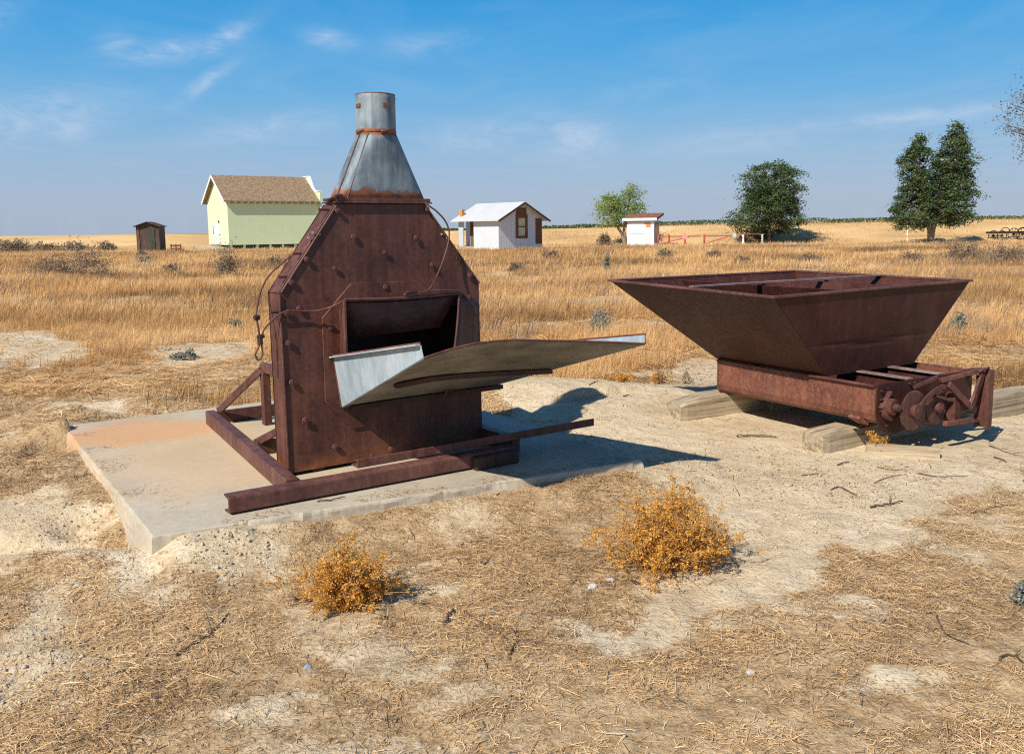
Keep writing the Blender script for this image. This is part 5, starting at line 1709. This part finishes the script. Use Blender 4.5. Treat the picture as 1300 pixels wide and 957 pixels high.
SC = [  # px, py, width px, height px, material, label
    (112, 354, 62, 30, 'scrub', 'broad dark brown scrub bush standing highest in the grass ahead of the outhouse'),
    (70, 350, 60, 16, 'scrub', 'low spreading brown scrub just beside the broad dark bush'),
    (288, 352, 36, 26, 'scrub', 'dark olive scrub bush below the green store'),
    (22, 318, 44, 12, 'scrub', 'dark hedge like scrub at the outer end of the row behind the road'),
    (62, 318, 30, 10, 'scrub', 'second clump of the dark scrub row behind the road'),
    (100, 317, 34, 9, 'scrub', 'third clump of the dark scrub row, short of the outhouse'),
    (140, 317, 24, 9, 'scrub', 'last clump of the dark scrub row, beside the outhouse'),
    (184, 336, 20, 9, 'sage', 'small green grey shrub in the grass below the outhouse'),
    (181, 326, 12, 7, 'sage', 'tiny green shrub at the foot of the outhouse'),
    (762, 422, 38, 20, 'sage', 'blue grey shrub in the straw behind the chute end'),
    (298, 420, 16, 12, 'sage', 'small blue green plant in the straw behind the rear brace'),
    (235, 455, 26, 9, 'sage', 'dark flattened shrub on bare straw left of the slab back'),
    (1222, 331, 62, 17, 'scrub', 'broad grey brown scrub in front of the wagon'),
    (1278, 334, 50, 16, 'scrub', 'grey scrub next to the broad one, nearest the frame edge'),
    (1160, 331, 30, 10, 'scrub', 'small brown scrub before the tall twin topped tree'),
    (770, 345, 9, 15, 'sage', 'thin upright green plant in the open grass behind the hopper corner'),
    (845, 328, 20, 9, 'scrub', 'brown scrub in the grass before the pink disc gate'),
    (905, 328, 18, 9, 'scrub', 'brown scrub in the grass before the second red gate'),
    (945, 334, 22, 8, 'scrub', 'low brown scrub in the grass before the round dark tree'),
    (700, 328, 24, 8, 'scrub', 'low brown scrub in front of the white shed'),
    (350, 336, 20, 8, 'scrub', 'brown scrub in front of the green store, nearest the machine'),
    (215, 346, 30, 9, 'scrub', 'low brown scrub between the outhouse and the green store'),
    (655, 345, 22, 9, 'scrub', 'brown scrub in the grass beyond the machine shoulder'),
    (1030, 332, 30, 9, 'scrub', 'brown scrub in the grass beyond the round dark tree'),
    (1215, 421, 22, 16, 'sage', 'grey green shrub in the straw past the far hopper corner'),
    (965, 308, 36, 12, 'scrub', 'dark brush at the foot of the round dark tree'),
    (943, 309, 20, 9, 'scrub', 'brush around the two white posts'),
    (768, 311, 16, 12, 'scrub', 'dark brush at the foot of the light green tree'),
]
for i, (px, py, wp_, hp_, mt_, lab) in enumerate(SC):
    x_, y_ = g(px, py)
    y_ = min(y_, 92)
    x_ = x_ if y_ < 92 else (px - 650) / F_PX * y_
    sc_ = y_ / F_PX
    n_ = 1500 if y_ < 20 else (3000 if wp_ > 35 else 1300)
    scrub('scrub_bush', lab, x_, y_, wp_ * sc_ * 1.4, hp_ * sc_ * (1.9 if hp_ > 14 else 1.4), mt_, n_, 100 + i, max(0.04, 2.4 * sc_), 'scrub bushes in the dry field')
x_, y_ = g(1288, 765)
scrub('sage_plant', 'pale blue grey leafy plant at the edge of the foreground straw', x_ + 0.04, y_, 0.17, 0.12, 'sage', 700, 301, 0.020)
for px, py, lab in ((872, 486, 'dark brown dried weed standing in the shadow beside the hopper timber'), (838, 487, 'dark dried weed just behind the upright orange weed')):
    x_, y_ = g(px, py, 0.05)
    scrub('dried_weed', lab, x_, y_, 0.17, 0.17, 'scrub', 260, px, 0.022)

# ------------------------------------------------------------------ sticks and stones on the ground
def stick(label, pts_px, r, seed, fork=True, zoff=0.0, z=None):
    rnd = random.Random(seed)
    P = []
    for (px, py) in pts_px:
        x_, y_ = g(px, py, z if z is not None else 0.03)
        P.append(Vector((x_, y_, (z if z is not None else gz(x_, y_)) + r * 1.2)))
    mb = MB()
    Q = smooth_pts(P, 4)
    for q in Q[1:-1]:
        q += Vector((rnd.uniform(-1, 1), rnd.uniform(-1, 1), rnd.uniform(0, 1))) * r * 1.2
    mb.tube(Q, r, 6, r * 0.5)
    if fork and len(Q) > 3:
        q = Q[int(len(Q) * 0.6)]
        d = (Q[-1] - Q[0])
        e = q + Vector((d.x * 0.3 - d.y * 0.25, d.y * 0.3 + d.x * 0.25, 0.02))
        mb.tube([q, (q + e) / 2 + Vector((0, 0, 0.006)), e], r * 0.6, 5, r * 0.3)
    return tag(mb.build('twig', M['twig'], None, smooth=True), label, 'twig', 'twigs lying on the ground')


for i, (lab, pts_, r, fk, z) in enumerate([
    ('short crooked twig lying on the slab in front of the front beam', [(403, 637), (415, 636), (428, 634), (438, 631)], 0.0045, False, 0.15),
    ('long thin branch with a fork on the straw in front, beyond the small orange bush', [(590, 766), (610, 778), (632, 790), (648, 812), (648, 830)], 0.004, True, None),
    ('stubby dark stick on the straw to the side of the small orange bush', [(562, 779), (575, 764)], 0.007, False, None),
    ('dark twig at an angle on the straw under the slab front edge', [(631, 643), (645, 632)], 0.006, False, None),
    ('little dark stick between the slab front edge and the large orange bush', [(614, 708), (627, 695)], 0.004, False, None),
    ('dark stick half hidden by straw along the slab front edge', [(440, 667), (452, 663), (464, 657)], 0.005, False, None),
    ('straight pale twig with a knobbly end on the bare dirt before the hopper', [(1105, 643), (1125, 640), (1146, 635)], 0.006, True, None),
    ('bent dark twig like a hook on the bare dirt below the near timber', [(1055, 620), (1065, 616), (1078, 622), (1090, 631)], 0.004, False, None),
    ('thin twig lying across the dirt under the split log', [(1113, 593), (1130, 597), (1150, 596)], 0.003, False, None),
    ('longest thin twig on the bare dirt under the gear end of the hopper', [(1165, 601), (1190, 604), (1228, 604)], 0.0035, False, None),
    ('faint thin twig on the pale dirt at the foot of the bare patch', [(1018, 602), (1040, 601)], 0.004, False, None),
    ('thin twig lying below the bent hook shaped one', [(1110, 612), (1130, 605), (1150, 602)], 0.003, False, None),
    ('short dark twig close to the near timber end', [(1063, 592), (1078, 588)], 0.005, False, None),
    ('twig pointing to the channel post on the open dirt', [(1256, 567), (1280, 575), (1300, 580)], 0.0035, True, None),
    ('short twig on the open dirt below the twig that points to the post', [(1262, 580), (1278, 588)], 0.005, False, None),
    ('branched twig at the upper rim of the small straw mat', [(1232, 649), (1250, 643), (1268, 641), (1295, 638)], 0.004, True, None),
    ('long dark twig lying in the lower straw mat', [(1190, 775), (1200, 795), (1230, 811)], 0.004, False, None),
    ('thick twig in the straw mat next to the sage plant', [(1270, 830), (1285, 822), (1300, 832)], 0.005, True, None),
    ('dark crooked root running through the straw toward the small orange bush', [(222, 824), (250, 806), (275, 790), (290, 770)], 0.005, True, None),
    ('little forked twig standing out from the front straw', [(645, 825), (655, 805), (664, 795)], 0.004, True, None),
    ('reddish flat stick on the dirt between the slab and the far timber', [(791, 519), (800, 517)], 0.006, False, None),
    ('thin dark stick behind the end of the loose angle bar', [(748, 515), (760, 508)], 0.005, False, None),
    ('pale split stick on the dirt ahead of the far timber', [(935, 557), (960, 558), (988, 559)], 0.008, False, None),
]):
    stick(lab, pts_, r, 50 + i, fk, 0, z)


def stone(label, px, py, r, mat, seed):
    x_, y_ = g(px, py)
    bmr = bmesh.new()
    bmesh.ops.create_icosphere(bmr, subdivisions=2, radius=r)
    rnd = random.Random(seed)
    off = rnd.uniform(0, 50)
    for v in bmr.verts:
        d = v.co.normalized()
        v.co *= 0.75 + 0.5 * float(vn(np.array([d.x * 1.8 + off]), np.array([d.y * 1.8 + d.z * 1.3]), seed)[0])
        v.co.z *= 0.55
        v.co.x *= 1.25
    me = bpy.data.meshes.new('stone')
    bmr.to_mesh(me)
    bmr.free()
    me.materials.append(mat)
    o = bpy.data.objects.new('stone', me)
    COL.objects.link(o)
    o.location = (x_, y_, gz(x_, y_) + r * 0.25)
    o.rotation_euler = (0, 0, rnd.uniform(0, 3))
    tag(o, label, 'stone', 'loose stones on the ground')


bl = plain('blue_grey_stone', (0.30, 0.36, 0.38), 0.8, 0.15, 25, 0.2, 0.3)
tn = plain('tan_stone', (0.50, 0.40, 0.25), 0.85, 0.12, 20, 0.15, 0.3)
for i, (lab, px, py, r, mt_) in enumerate([
    ('white rounded stone on the soil below the trench', 100, 749, 0.020, M['stone']),
    ('small blue grey stone on the soil near the slab front edge', 320, 701, 0.012, bl),
    ('small white stone in the lower straw, near the frame bottom', 953, 855, 0.016, M['stone']),
    ('dark grey pebble in the front straw below the small orange bush', 390, 843, 0.014, bl),
    ('pale flat stone near the small orange bush', 484, 712, 0.018, M['stone']),
    ('tan stone on the bare dirt below the near timber', 1000, 621, 0.026, tn),
    ('tan stone on the bare dirt further down from the near timber', 1050, 683, 0.018, tn),
    ('pale flat stone at the slab side of the large orange bush', 752, 744, 0.022, M['stone']),
    ('white flat chip in the straw before the pale dirt tongue', 775, 735, 0.018, M['stone']),
    ('grey pebble on the straw beside the stubby dark stick', 628, 738, 0.012, bl),
    ('small blue grey pebble on soil at the outer side of the trench', 20, 644, 0.013, bl),
]):
    stone(lab, px, py, r, mt_, 70 + i)
